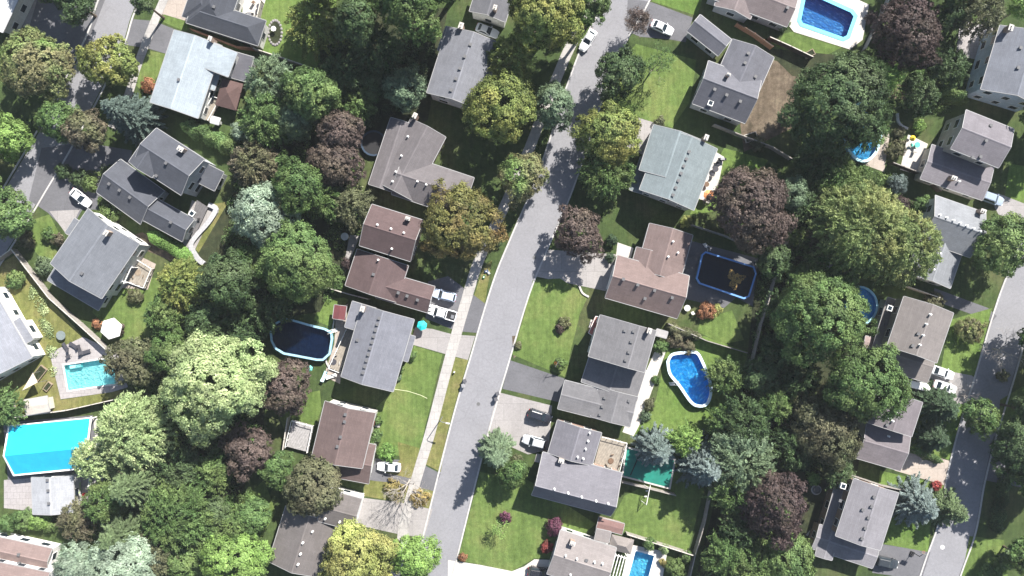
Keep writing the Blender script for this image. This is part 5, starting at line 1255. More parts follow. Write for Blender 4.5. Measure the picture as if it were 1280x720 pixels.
def crown_cone(rng, c, Rr, h, z0, drop=.25, s=.22):
    """conifer: whorls of boughs carrying short needle sprays"""
    V, T = [], []
    lv = int(max(8, h * 1.3))
    for i in range(lv):
        f = (i + .5) / lv; z = z0 + (h - z0) * f; r = Rr * (1 - f) ** .8 * rng.uniform(.9, 1.1) + .15
        nb = int(max(5, 5 + r * 3.2)); a0 = rng.uniform(0, 6.28)
        for j in range(nb):
            a = a0 + 6.283 * j / nb + rng.uniform(-.2, .2); rr_ = r * rng.uniform(.75, 1.15)
            u = np.array([math.cos(a), math.sin(a), 0]); v = np.array([-u[1], u[0], 0])
            n = max(6, int(rr_ * 26)); t = rng.uniform(.12, 1, n); side = rng.choice([-1, 1], n)
            base = c * np.array([1, 1, 0]) + np.array([0, 0, z]) + u * (t * rr_)[:, None] + np.array([0, 0, 1]) * (-(drop * rr_ * t ** 1.4) + .25 * (t > .85) * rr_ * .2)[:, None]
            spread = rng.uniform(0, .55, n) * (1.1 - t) * min(1.4, .35 + rr_ * .25)
            base = base + v * (side * spread)[:, None] + rng.normal(size=(n, 3)) * .06
            dr = unit(u * 1.0 + v * (side * rng.uniform(.2, 1.0, n))[:, None] + rng.normal(size=(n, 3)) * .25)
            nn = unit(np.cross(dr, np.cross(np.array([0, 0, 1.0]), dr) + rng.normal(size=(n, 3)) * .35)); b = np.cross(nn, dr)
            sz = (s * rng.uniform(.8, 1.6, n))[:, None]
            V.append(np.stack([base - dr * sz, base - b * sz * .36, base + dr * sz * 1.1, base + b * sz * .36], 1))
            T.append(np.stack([rng.random(n), np.clip(t * .8 + rng.random() * .3, 0, 1), np.full(n, rng.random())], 1))
    return np.concatenate(V), np.concatenate(T)
def crown_willow(rng, c, Rr, hz, s, dens):
    """feathery crown: long drooping shoots from many arching sprays"""
    V, T = [], []
    n = int(95 * dens * (Rr / 5) ** 2)
    for i in range(n):
        a = rng.uniform(0, 6.283); d = math.sqrt(rng.random()); top = hz * math.sqrt(max(.03, 1 - d * d * .95))
        p = c + np.array([math.cos(a) * d * Rr, math.sin(a) * d * Rr, top * rng.uniform(.55, 1.05)])
        u = unit(np.array([math.cos(a) + rng.normal() * .5, math.sin(a) + rng.normal() * .5, .1])); ln = rng.uniform(.8, 1.9) * (.7 + Rr * .05)
        k = int(34 * ln); t = rng.random(k)
        base = p + u * (t * ln)[:, None] - np.array([0, 0, 1]) * (t ** 2 * ln * .8)[:, None] + rng.normal(size=(k, 3)) * .17
        dr = unit(u + rng.normal(size=(k, 3)) * .55 - np.array([0, 0, .3])); nn = unit(np.cross(dr, rng.normal(size=(k, 3))) + np.array([0, 0, .5])); b = unit(np.cross(nn, dr))
        sz = (s * rng.uniform(.7, 1.4, k))[:, None]
        V.append(np.stack([base - dr * sz, base - b * sz * .35, base + dr * sz, base + b * sz * .35], 1))
        T.append(np.stack([rng.random(k), np.full(k, rng.random()), np.full(k, rng.random())], 1))
    return np.concatenate(V), np.concatenate(T)

LM = {}
def lm(k):
    T_ = {'willow': ((.065, .1, .025), (.125, .165, .04), (.16, .17, .045)),
     'green': ((.032, .075, .012), (.07, .13, .025), (.09, .135, .028)),
     'deep': ((.02, .045, .012), (.045, .085, .02), (.06, .095, .03)),
     'midgreen': ((.045, .1, .02), (.09, .16, .035), (.12, .18, .04)),
     'yellowgreen': ((.08, .12, .02), (.165, .2, .03), (.2, .19, .03)),
     'yellow': ((.15, .18, .03), (.25, .28, .06), (.22, .21, .05)),
     'autumn': ((.075, .085, .018), (.15, .145, .025), (.15, .1, .025)),
     'lime': ((.1, .19, .022), (.17, .28, .045), (.13, .22, .035)),
     'pale': ((.16, .22, .07), (.32, .37, .16), (.2, .28, .1)),
     'silver': ((.13, .19, .12), (.25, .32, .23), (.2, .27, .18)),
     'sage': ((.07, .12, .06), (.12, .18, .095), (.1, .15, .06)),
     'purple': ((.045, .03, .028), (.085, .055, .048), (.07, .05, .035)),
     'brownred': ((.06, .042, .034), (.105, .075, .06), (.09, .07, .045)),
     'brown': ((.06, .055, .03), (.12, .1, .06), (.09, .1, .035)),
     'olive': ((.055, .065, .025), (.11, .12, .05), (.09, .085, .04)),
     'browngreen': ((.1, .1, .04), (.17, .16, .06), (.1, .17, .03)),
     'bluespruce': ((.07, .105, .095), (.15, .195, .18), (.1, .14, .12)), 'greyfir': ((.035, .06, .048), (.085, .125, .1), (.06, .09, .07)),
     'fir': ((.045, .085, .028), (.11, .165, .06), (.08, .12, .045)),
     'darkfir': ((.022, .05, .02), (.05, .09, .035), (.04, .07, .03)),
     'rust': ((.2, .08, .03), (.3, .13, .05), (.22, .12, .05)),
     'gold': ((.16, .12, .025), (.26, .19, .04), (.14, .13, .03)),
     'red': ((.2, .03, .025), (.32, .05, .04), (.15, .04, .03)),
     'hedge': ((.09, .19, .02), (.12, .24, .03), (.11, .2, .03)),
     'wine': ((.09, .025, .05), (.16, .05, .09), (.1, .03, .05))}
    if k not in LM:
        kk = {'willow': 1.9, 'deep': 1.7, 'brown': 1.75, 'browngreen': 1.65, 'olive': 1.6, 'yellowgreen': 1.5, 'yellow': 1.6, 'purple': 1.3, 'autumn': 1.5, 'midgreen': 1.5, 'green': 1.6}.get(k, 1.45); cs = []
        for c in T_[k]:
            l = c[0] * .3 + c[1] * .6 + c[2] * .1
            c = (c[0] * (1.03 if k in ('green', 'midgreen', 'deep', 'fir', 'sage') else .97 if k in ('pale', 'yellowgreen', 'willow') else 1.0), c[1], c[2])
            cs.append(tuple(kk * (x * .84 + l * .16) + o_ for x, o_ in zip(c, (.004, .004, .008))))
        LM[k] = leaf_mat(k + '_foliage', *cs)
    return LM[k]
SEED = [100]
def limbs(root, c, cr, h, Rr, z0, bare=False):
    rr = random.Random(SEED[0]); g = MB(); tr = max(.08, h * .022)
    top = Vector((c.x, c.y, z0 + (h - z0) * .35))
    g.tube([(c.x, c.y, -.1), (c.x + rr.uniform(-.1, .1), c.y + rr.uniform(-.1, .1), z0 * .5), (c.x, c.y, z0), tuple(top)], [tr * 1.5, tr, tr * .85, tr * .5], 8)
    n = 6
    for i in range(n):
        a = 6.283 * i / n + rr.uniform(-.3, .3); d = Rr * rr.uniform(.5, .75)
        s_ = Vector((c.x, c.y, z0 * rr.uniform(.75, 1.1))); e = Vector((c.x + d * math.cos(a), c.y + d * math.sin(a), z0 + (h - z0) * rr.uniform(.35, .65)))
        m_ = s_.lerp(e, .5) + Vector((0, 0, .25)); g.tube([s_, m_, e], [tr * .5, tr * .32, tr * .1], 5)
    g.build('trunk', BARK, root, recalc=False)
def tree(x, y, rpx, h, kind, label, shape='round', name='tree', cat='tree', group=None, rx=1, dens=1.0, hz=None, leaf=None, seed=None):
    SEED[0] += 1; rng = np.random.default_rng(seed or SEED[0])
    hh = h * (.62 if shape != 'cone' else .45)
    c = P(x, y, hh); Rr = rpx * S * (CAMH - hh) / CAMH
    root = empty(name, (c.x, c.y, 0), label, cat, group)
    m = lm(kind); loc = (c.x, c.y, 0)
    if shape == 'cone':
        V, T = crown_cone(rng, np.array([c.x, c.y, 0.]), Rr * 1.02, h, h * .08, s=leaf or .2)
        z0 = h * .3
    elif shape == 'willow':
        z0 = h * .3; V, T = crown_willow(rng, np.array([c.x, c.y, h * .45]), Rr * .9, h * .55, leaf or .22, 2.4 * dens)
        V2, T2 = crown_round(rng, np.array([c.x, c.y, h * .55]), Rr * .86, h * .3, .24, .55 * dens); V = np.concatenate([V, V2]); T = np.concatenate([T, T2])
    else:
        hz_ = hz or max(min(h * .42, Rr * .95), .5); z0 = max(h - 2 * hz_, h * .2)
        V, T = crown_round(rng, np.array([c.x, c.y, h - hz_ * .98]), Rr * .97, hz_, leaf or (.175 if Rr > 3 else .14), dens, fine=shape == 'fine')
        V[:, :, 2] = np.maximum(V[:, :, 2], .05)
    if rx != 1:
        V[:, :, 0] = c.x + (V[:, :, 0] - c.x) * rx
    mesh_quads('crown', V, T, m, loc, root)
    limbs(root, c, V, h if shape != 'cone' else h * .9, Rr * .8, z0)
    return root
def undergrowth(label, poly, hmax, kind, per=1.1, leaf=.15):
    q = [P(*p) for p in poly]; SEED[0] += 1; rng = np.random.default_rng(SEED[0]); xs = [p.x for p in q]; ys = [p.y for p in q]; pts = []
    def ins(x, y):
        c_ = False; j = len(q) - 1
        for i in range(len(q)):
            if (q[i].y > y) != (q[j].y > y) and x < (q[j].x - q[i].x) * (y - q[i].y) / (q[j].y - q[i].y) + q[i].x: c_ = not c_
            j = i
        return c_
    area = (max(xs) - min(xs)) * (max(ys) - min(ys))
    for _ in range(int(area / per)):
        x, y = rng.uniform(min(xs), max(xs)), rng.uniform(min(ys), max(ys))
        if ins(x, y) and math.sin(x * .55) + math.sin(y * .6 + 1) + math.sin((x + y) * .3) > -.8:
            if any(b_.inside((x, y), -.5) for b_ in ALLB): continue
            pts.append((x, y))
    V_, T_ = [], []
    for x, y in pts:
        r_ = rng.uniform(.4, 1.3); h_ = hmax * rng.uniform(.15, 1) * r_ / 1.3; n = int(70 * r_ * r_) + 12
        d = unit(rng.normal(size=(n, 3))); d[:, 2] = np.abs(d[:, 2]); p = np.array([x, y, 0.1]) + d * np.array([r_, r_, h_]) * rng.uniform(.7, 1.05, (n, 1))
        V_.append(leaves(rng, p, unit(d + rng.normal(size=(n, 3)) * .5), leaf)); T_.append(np.stack([rng.random(n), np.full(n, rng.random()), np.full(n, rng.random())], 1))
    c = q[0]; o = mesh_quads('undergrowth', np.concatenate(V_), np.concatenate(T_), lm(kind), (c.x, c.y, 0), None); o.location = (c.x, c.y, 0); tag(o, label, 'undergrowth', None, 'stuff')
def shrub(x, y, rpx, h, kind, label, name='shrub', cat='shrub', group=None, leaf=.13, rx=1):
    SEED[0] += 1; rng = np.random.default_rng(SEED[0]); c = P(x, y, h * .6); Rr = rpx * S
    V, T = crown_round(rng, np.array([c.x, c.y, h * .45]), Rr * .95, h * .55, leaf, 1.1, fine=True); V[:, :, 2] = np.maximum(V[:, :, 2], .03)
    if rx != 1: V[:, :, 0] = c.x + (V[:, :, 0] - c.x) * rx
    root = empty(name, (c.x, c.y, 0), label, cat, group)
    mesh_quads('foliage', V, T, lm(kind), (c.x, c.y, 0), root)
    g = MB()
    for i in range(5):
        a = 1.256 * i; g.tube([(c.x, c.y, -.05), (c.x + Rr * .4 * math.cos(a), c.y + Rr * .4 * math.sin(a), h * .6)], [.05, .02], 4)
    g.build('stems', BARK, root, recalc=False)
def hedge(label, pts, wd, h, kind, leaf=.11, clipped=True, n=None):
    ps = [P(*p, h) for p in smooth_line(pts, 6)]; SEED[0] += 1; rng = np.random.default_rng(SEED[0])
    seg = np.array([[p.x, p.y] for p in ps]); L = np.linalg.norm(np.diff(seg, axis=0), axis=1); tot = L.sum(); n = n or int(tot * wd * 130 + tot * h * 110)
    cum = np.concatenate([[0], np.cumsum(L)]); t = rng.random(n) * tot; i = np.clip(np.searchsorted(cum, t) - 1, 0, len(L) - 1)
    f = ((t - cum[i]) / L[i])[:, None]; base = seg[i] * (1 - f) + seg[i + 1] * f; d = (seg[i + 1] - seg[i]) / L[i][:, None]; nn = np.stack([d[:, 1], -d[:, 0]], 1)
    endk = np.clip(np.minimum(t, tot - t) / (wd * .6), 0, 1) ** .5
    a = rng.uniform(0, math.pi, n); pw = 3 if clipped else 1.6
    ca, sa = np.cos(a), np.sin(a); q = (np.abs(ca) ** pw + np.abs(sa) ** pw) ** (-1 / pw)
    off = ca * q * wd / 2 * endk; z = sa * q * h * (.55 + .45 * endk)
    w2 = (1 + (0 if clipped else 1) * .18 * np.sin(t * 2.1 + off) + rng.normal(size=n) * (.015 if clipped else .1))
    off = off * w2; z = z * w2
    pts3 = np.stack([base[:, 0] + nn[:, 0] * off, base[:, 1] + nn[:, 1] * off, np.maximum(z, .05)], 1)
    nr = unit(np.stack([nn[:, 0] * ca, nn[:, 1] * ca, sa], 1) + rng.normal(size=(n, 3)) * .45)
    V = leaves(rng, pts3, nr, leaf); T = np.stack([rng.random(n), rng.random(n), .5 + .5 * np.sin(t)], 1)
    c = ps[len(ps) // 2]; root = empty('hedge', (c.x, c.y, 0), label, 'hedge'); mesh_quads('foliage', V, T, lm(kind), (c.x, c.y, 0), root)
    g = MB()
    for k in range(0, len(ps), 3): g.tube([(ps[k].x, ps[k].y, -.05), (ps[k].x, ps[k].y, h * .8)], [.06, .03], 5)
    g.build('stems', BARK, root, recalc=False)
def bare_tree(x, y, h, spread, label, twig=(.2, .17, .15), seed=1, leaf=None, lean=(0, 0), depth=5, nl=0):
    """x,y is the foot of the trunk in the picture"""
    rr = random.Random(seed); c = P(x, y); root = empty('bare_tree', c, label, 'bare tree'); g = MB(); ends = []
    def grow(p, d, L, r, k):
        e = p + d * L; m_ = p.lerp(e, .5) + Vector((rr.uniform(-1, 1), rr.uniform(-1, 1), 0)) * L * .06
        g.tube([p, m_, e], [r, r * .8, r * .6], 5 if r > .03 else 3)
        if k == 0: ends.append(e); return
        for i in range(rr.choice((2, 3, 3))):
            v = Vector((rr.gauss(0, 1), rr.gauss(0, 1), rr.gauss(0, .5))).normalized()
            nd = (d + v * spread * rr.uniform(.6, 1.2) + Vector((0, 0, .06))).normalized(); grow(e.lerp(p, rr.uniform(0, .3)), nd, L * rr.uniform(.62, .84), r * .6, k - 1)
    tr = h * .016; z1 = h * .25
    g.tube([(c.x, c.y, -.1), (c.x, c.y, z1)], [tr * 1.3, tr], 7)
    for i in range(5):
        a = 1.256 * i + rr.random(); grow(Vector((c.x, c.y, z1 * rr.uniform(.8, 1))), Vector((math.cos(a) * spread + lean[0], math.sin(a) * spread + lean[1], 1)).normalized(), h * .27, tr * .62, depth - 1)
    g.build('branches', M('twig_' + label[:5], twig, .9, .15), root, recalc=False)
    if nl:
        rng = np.random.default_rng(seed); E = np.array([tuple(e) for e in ends]); k = nl
        pts = np.repeat(E, k, 0) + rng.normal(size=(len(E) * k, 3)) * .3; V = leaves(rng, pts, unit(rng.normal(size=pts.shape) + np.array([0, 0, .8])), .12)
        mesh_quads('foliage', V, np.stack([rng.random(len(V)), rng.random(len(V)), np.full(len(V), .6)], 1), lm(leaf), tuple(c), root)
G_ = 'round'; W_ = 'willow'; F_ = 'fine'; C_ = 'cone'
TREES = [
 # upper left
 (42, 82, 47, 11, 'browngreen', 'big brown and green tree below the white roofed corner house', F_),
 (134, 77, 37, 9, 'yellowgreen', 'yellow green tree overhanging the upper left road', F_),
 (10, 173, 27, 8, 'lime', 'lime green tree at the left edge below the big brown and green tree', G_),
 (74, 150, 28, 8, 'green', 'green tree left of the blue spruce and touching the small brown tree', G_),
 (105, 162, 27, 8, 'brown', 'small brown tree between the green tree and the blue spruce', F_),
 (94, 4, 26, 10, 'deep', 'dark green tree over the shaded driveway at the top left', G_),
 (186, 8, 14, 9, 'deep', 'dark tree beside the road cut off by the top edge on the left', G_),
 (14, 270, 29, 9, 'midgreen', 'green tree at the left edge beside the small lawn', G_),
 (394, 32, 36, 11, 'yellowgreen', 'loose yellow green tree over the bright lawn with the oval bed', W_),
 (450, 35, 28, 18, 'deep', 'very dark tree right of the loose yellow green tree', G_),
 (515, 14, 42, 20, 'green', 'tall green tree cut off by the top edge left of the silver car', F_),
 (507, 110, 28, 9, 'sage', 'sage green tree left of the house with the silver car', G_),
 (468, 105, 26, 6, 'deep', 'low dark tree added for the deep shade left of the sage green tree', G_),  # dark tree put in to stand for shade on the ground
 (338, 100, 30, 9, 'sage', 'greyish green tree right of the dark carport', W_),
 (392, 118, 36, 14, 'midgreen', 'green tree above the brown crowned tree in the upper centre left', G_),
 (332, 148, 32, 10, 'midgreen', 'light green tree above the row of brown crowned trees', W_),
 (372, 150, 26, 10, 'sage', 'sage coloured tree wedged among green crowns above the brown tree', G_),
 (426, 165, 31, 11, 'brownred', 'brown crowned tree left of the mauve grey house, upper of two', F_),
 (419, 205, 34, 11, 'brownred', 'brown crowned tree left of the mauve grey house, lower of two', F_),
 (440, 258, 26, 8, 'olive', 'olive brown tree beside the upper corner of the red brown house', W_),
 (318, 205, 30, 8, 'brown', 'dark brownish tree beside the dark roofed house', W_),
 (332, 270, 44, 13, 'silver', 'silvery green tree in the middle left', G_),
 (375, 232, 34, 15, 'green', 'dark green tree right of the silvery green tree', G_),
 (372, 326, 50, 16, 'midgreen', 'broad green tree left of the red brown house', G_),
 (287, 352, 38, 14, 'deep', 'dark green tree below the silvery green tree', G_),
 (228, 355, 31, 8, 'yellowgreen', 'yellowish tree at the lower end of the clipped hedge', W_),
 (205, 395, 23, 7, 'green', 'shaded green tree below the yellowish tree', W_),
 (268, 478, 66, 18, 'pale', 'largest pale lime tree in the middle left', G_),
 (212, 440, 28, 9, 'green', 'green tree left of the largest pale lime tree', G_),
 (165, 453, 35, 8, 'olive', 'brown green tree overhanging the turquoise pool', F_),
 (357, 484, 35, 9, 'brownred', 'round purplish brown tree below the dark oval pool', F_),
 (308, 562, 34, 8, 'brownred', 'purplish brown tree lower left of the one below the oval pool', F_),
 (166, 540, 46, 12, 'pale', 'pale green tree right of the cyan canopy', W_),
 (152, 668, 38, 12, 'fir', 'lower of the two green firs beside the pool house', C_),
 (168, 606, 42, 13, 'fir', 'upper of the two green firs beside the pool house', C_),
 (222, 645, 46, 10, 'green', 'broad green tree with drooping branches right of the firs', W_),
 (198, 690, 28, 8, 'olive', 'brownish green tree between the firs and the silvery trees', W_),
 (150, 712, 48, 12, 'silver', 'largest silvery grey tree at the bottom left', G_),
 (98, 706, 30, 9, 'silver', 'smaller silvery tree right of the brown roofed corner house', G_),
 (228, 700, 26, 7, 'midgreen', 'green tree right of the largest silvery grey tree', G_),
 (292, 704, 44, 10, 'lime', 'bright lime tree at the bottom left of centre', G_),
 (318, 644, 24, 6, 'midgreen', 'small round green tree above the bright lime tree', G_),
 (268, 642, 24, 6, 'deep', 'dark little tree in shade left of the small round green tree', G_),
 (346, 586, 24, 6, 'midgreen', 'light green tree left of the brown house deck', G_),
 (393, 608, 39, 10, 'olive', 'round olive tree beside the lower garage of the brown house', F_),
 (6, 508, 22, 7, 'midgreen', 'green tree at the left edge beside the small beige shed', W_),
 (97, 650, 24, 5, 'brown', 'low brown tree beside the light grey pool house', W_),
 (448, 694, 48, 11, 'yellow', 'big yellow tree at the bottom', G_),
 (518, 698, 31, 9, 'lime', 'lime tree touching the right side of the big yellow tree', G_),
 # middle right
 (620, 566, 25, 13, 'sage', 'grey green tree casting a spiky shadow on the middle road', C_),
 (641, 592, 20, 6, 'green', 'small green tree right of the grey green one on the shaded lawn', G_),
 (682, 20, 46, 18, 'yellowgreen', 'broad yellow green tree above the parked white car', G_),
 (738, 12, 26, 14, 'green', 'green tree between the broad yellow green tree and the road', G_),
 (625, 134, 48, 12, 'yellowgreen', 'large yellow green tree beside the grey house with the silver car', G_),
 (692, 132, 29, 10, 'sage', 'grey green tree touching the large yellow green tree', G_),
 (652, 222, 33, 9, 'browngreen', 'rounded olive yellow tree on the left side of the middle road', F_),
 (577, 278, 52, 11, 'autumn', 'big rounded yellow brown tree above the red brown house drive', G_),
 (762, 170, 43, 11, 'yellowgreen', 'green tree on the right side of the middle road above the purple tree', G_),
 (758, 215, 34, 8, 'green', 'shaded green tree below the first tree right of the middle road', W_),
 (773, 93, 32, 10, 'deep', 'dark rounded tree at the corner of the lawn by the upper road', G_),
 (722, 291, 34, 9, 'brownred', 'purplish brown tree at the head of the pale driveway', F_),
 (937, 259, 54, 15, 'brownred', 'large purplish brown tree above the rectangular pool', F_),
 (988, 243, 22, 9, 'sage', 'narrow grey green tree right of the large purplish brown tree', G_),
 (1050, 132, 68, 17, 'deep', 'largest dark green tree at the upper right', G_),
 (1110, 96, 18, 8, 'lime', 'bright little green tree at the edge of the largest dark tree', W_),
 (1136, 44, 46, 12, 'purple', 'dark purple brown tree at the top right', F_),
 (1222, 14, 32, 10, 'olive', 'grey olive tree at the top edge above the pale blue house', W_),
 (1276, 10, 18, 8, 'lime', 'lime tree in the top right corner', G_),
 (1186, 22, 20, 8, 'deep', 'dark green tree between the purple tree and the olive tree', G_),
 (1078, 285, 58, 16, 'willow', 'left half of the two merged willows above the dark round tree', W_),
 (1128, 308, 48, 14, 'willow', 'right hand willow overhanging the house with white roof vents', W_),
 (1050, 225, 26, 9, 'green', 'green tree above the left willow', W_),
 (1258, 305, 40, 11, 'midgreen', 'green tree at the right edge above the shaded driveway', G_),
 (1022, 396, 58, 17, 'midgreen', 'large green tree left of the round blue pool', G_),
 (1082, 476, 53, 16, 'green', 'dark round green tree below the round blue pool', G_),
 (1033, 537, 46, 11, 'olive', 'brown green tree left of the grey brown house with the pinkish drive', G_),
 (1178, 508, 32, 8, 'darkfir', 'dark conifer below the two parked white cars', C_),
 (1226, 521, 24, 7, 'green', 'green tree touching the road right of the dark conifer', G_),
 (1170, 548, 22, 7, 'darkfir', 'dark conifer on the shaded front lawn', C_),
 (967, 632, 45, 13, 'purple', 'large dark purple tree left of the cream walk', F_),
 (926, 575, 42, 11, 'sage', 'sage green drooping tree left of the large dark purple tree', W_),
 (912, 615, 26, 9, 'green', 'narrow green tree between the silvery spruce and the purple tree', W_),
 (883, 584, 33, 12, 'bluespruce', 'silvery spruce right of the covered pool, the farther of two', C_),
 (822, 562, 28, 11, 'bluespruce', 'blue silver spruce overhanging the green covered pool', C_),
 (856, 548, 18, 7, 'lime', 'small lime green tree between the two silvery spruces', W_),
 (985, 702, 38, 9, 'midgreen', 'green tree at the bottom edge below the large dark purple tree', G_),
 (940, 708, 30, 8, 'green', 'darker green tree at the bottom edge right of the back fence', W_),
 (1150, 632, 34, 9, 'bluespruce', 'blue spruce in front of the light grey mauve house', C_),
 (1190, 638, 25, 8, 'fir', 'green conifer between the blue spruce and the road', C_),
 (1272, 566, 36, 11, 'deep', 'dark green tree at the right edge beside the lower road', G_),
 (1278, 512, 20, 9, 'deep', 'dark tree just above another at the right edge beside the road', G_),
 (1278, 695, 22, 8, 'green', 'green tree in the lower right corner', G_),
 (1240, 712, 14, 3, 'midgreen', 'low green tree on the lawn in the lower right corner', G_),
 (952, 470, 26, 7, 'deep', 'dark tree in shade just right of the back fence', G_),
 (930, 528, 32, 9, 'deep', 'dark tree below the bright blue oval pool', W_),
 (975, 440, 24, 8, 'deep', 'dark tree left of the large green tree', W_),
 (968, 505, 24, 7, 'green', 'shaded tree beside the sunlit strip of grass', W_),
 (908, 470, 22, 6, 'green', 'thin green tree at the right end of the bright blue pool', W_),
 (968, 325, 24, 7, 'deep', 'dark tree right of the rectangular pool', G_),
 (1004, 345, 22, 6, 'midgreen', 'small light green tree below the left willow', G_),
 (1000, 300, 16, 5, 'green', 'small tree at the left foot of the left willow', W_),
 (1188, 84, 22, 7, 'deep', 'dark tree left of the pale blue walls', W_),
 (1150, 118, 22, 6, 'deep', 'dark tree above the cream terrace', W_),
 (1030, 300, 20, 7, 'olive', 'brownish tree at the left of the willow', W_),
 (1084, 158, 28, 9, 'green', 'green tree leaning over the half hidden turquoise pool', W_),
 (1048, 362, 24, 9, 'midgreen', 'light green tree just left of the round blue pool', W_),
 (470, 60, 30, 11, 'deep', 'shaded tree below the tall green tree at the top', W_),
 (430, 92, 26, 10, 'deep', 'shaded tree left of the low dark tree at the top', W_),
 (445, 128, 22, 7, 'green', 'shaded tree left of the low dark tree above the brown crowned trees', W_),
 (320, 330, 28, 9, 'green', 'green tree tucked below the silvery green tree', W_),
 (335, 390, 26, 8, 'deep', 'dark tree just above the dark oval pool', W_),
 (262, 402, 30, 9, 'deep', 'dark tree above the largest pale lime tree', G_),
 (300, 415, 24, 8, 'deep', 'dark tree in shade right of another above the largest pale lime tree', W_),
 (225, 585, 28, 8, 'deep', 'dark tree right of the upper fir', W_),
 (262, 590, 26, 7, 'green', 'shaded tree left of the lower purplish brown tree', W_),
 (118, 575, 26, 8, 'pale', 'pale bushy tree at the corner of the cyan canopy', W_),
 (130, 628, 26, 8, 'green', 'green tree left of the lower fir', W_),
 (300, 660, 22, 7, 'green', 'green tree below the small round green tree', W_),
 (258, 675, 24, 7, 'midgreen', 'green tree above the left part of the bright lime tree', W_),
 (402, 250, 24, 9, 'green', 'shaded tree between the brown crowned trees and the broad green tree', W_),
 (300, 300, 0, 0, None, '', W_),
 (905, 530, 22, 7, 'green', 'green tree above the silvery spruce', W_),
 (1000, 470, 26, 8, 'deep', 'dark tree at the upper end of the sunlit strip', W_),
 (990, 560, 26, 8, 'deep', 'dark tree left of the brown green tree', W_),
 (925, 660, 24, 8, 'deep', 'dark tree below the narrow green tree beside the back fence', W_),
 (905, 695, 26, 8, 'green', 'shaded green tree at the bottom beside the back fence', W_),
 (1000, 255, 22, 7, 'deep', 'dark tree beside the narrow grey green tree', W_),
 (1020, 205, 26, 8, 'deep', 'dark tree under the lower edge of the largest dark green tree', W_),
 (1030, 330, 26, 8, 'green', 'green tree below the left willow', W_),
 (985, 385, 24, 9, 'deep', 'dark tree left of the large green tree by the round pool', W_),
 (1045, 590, 20, 6, 'deep', 'dark tree at the upper left corner of the light grey mauve house', W_),
 (640, 75, 30, 10, 'yellowgreen', 'yellow green tree between the broad one at the top and the large one below', W_),
 (1245, 590, 0, 0, None, '', G_),
]
for t in TREES:
    x, y, r, h, k, lb, sh = t[:7]
    if k is None: continue
    nm = {'cone': 'conifer', 'willow': 'feathery_tree', 'round': 'broadleaf_tree', 'fine': 'broadleaf_tree'}[sh]
    if k == 'bluespruce': nm = 'spruce_tree'
    tree(x, y, r, h, k, lb, sh, name=nm, cat='spruce' if k == 'bluespruce' else 'conifer' if sh == C_ else 'tree')
tree(158, 142, 32, 14, 'greyfir', 'blue spruce left of the dark roofed house', C_, name='spruce_tree', cat='spruce')
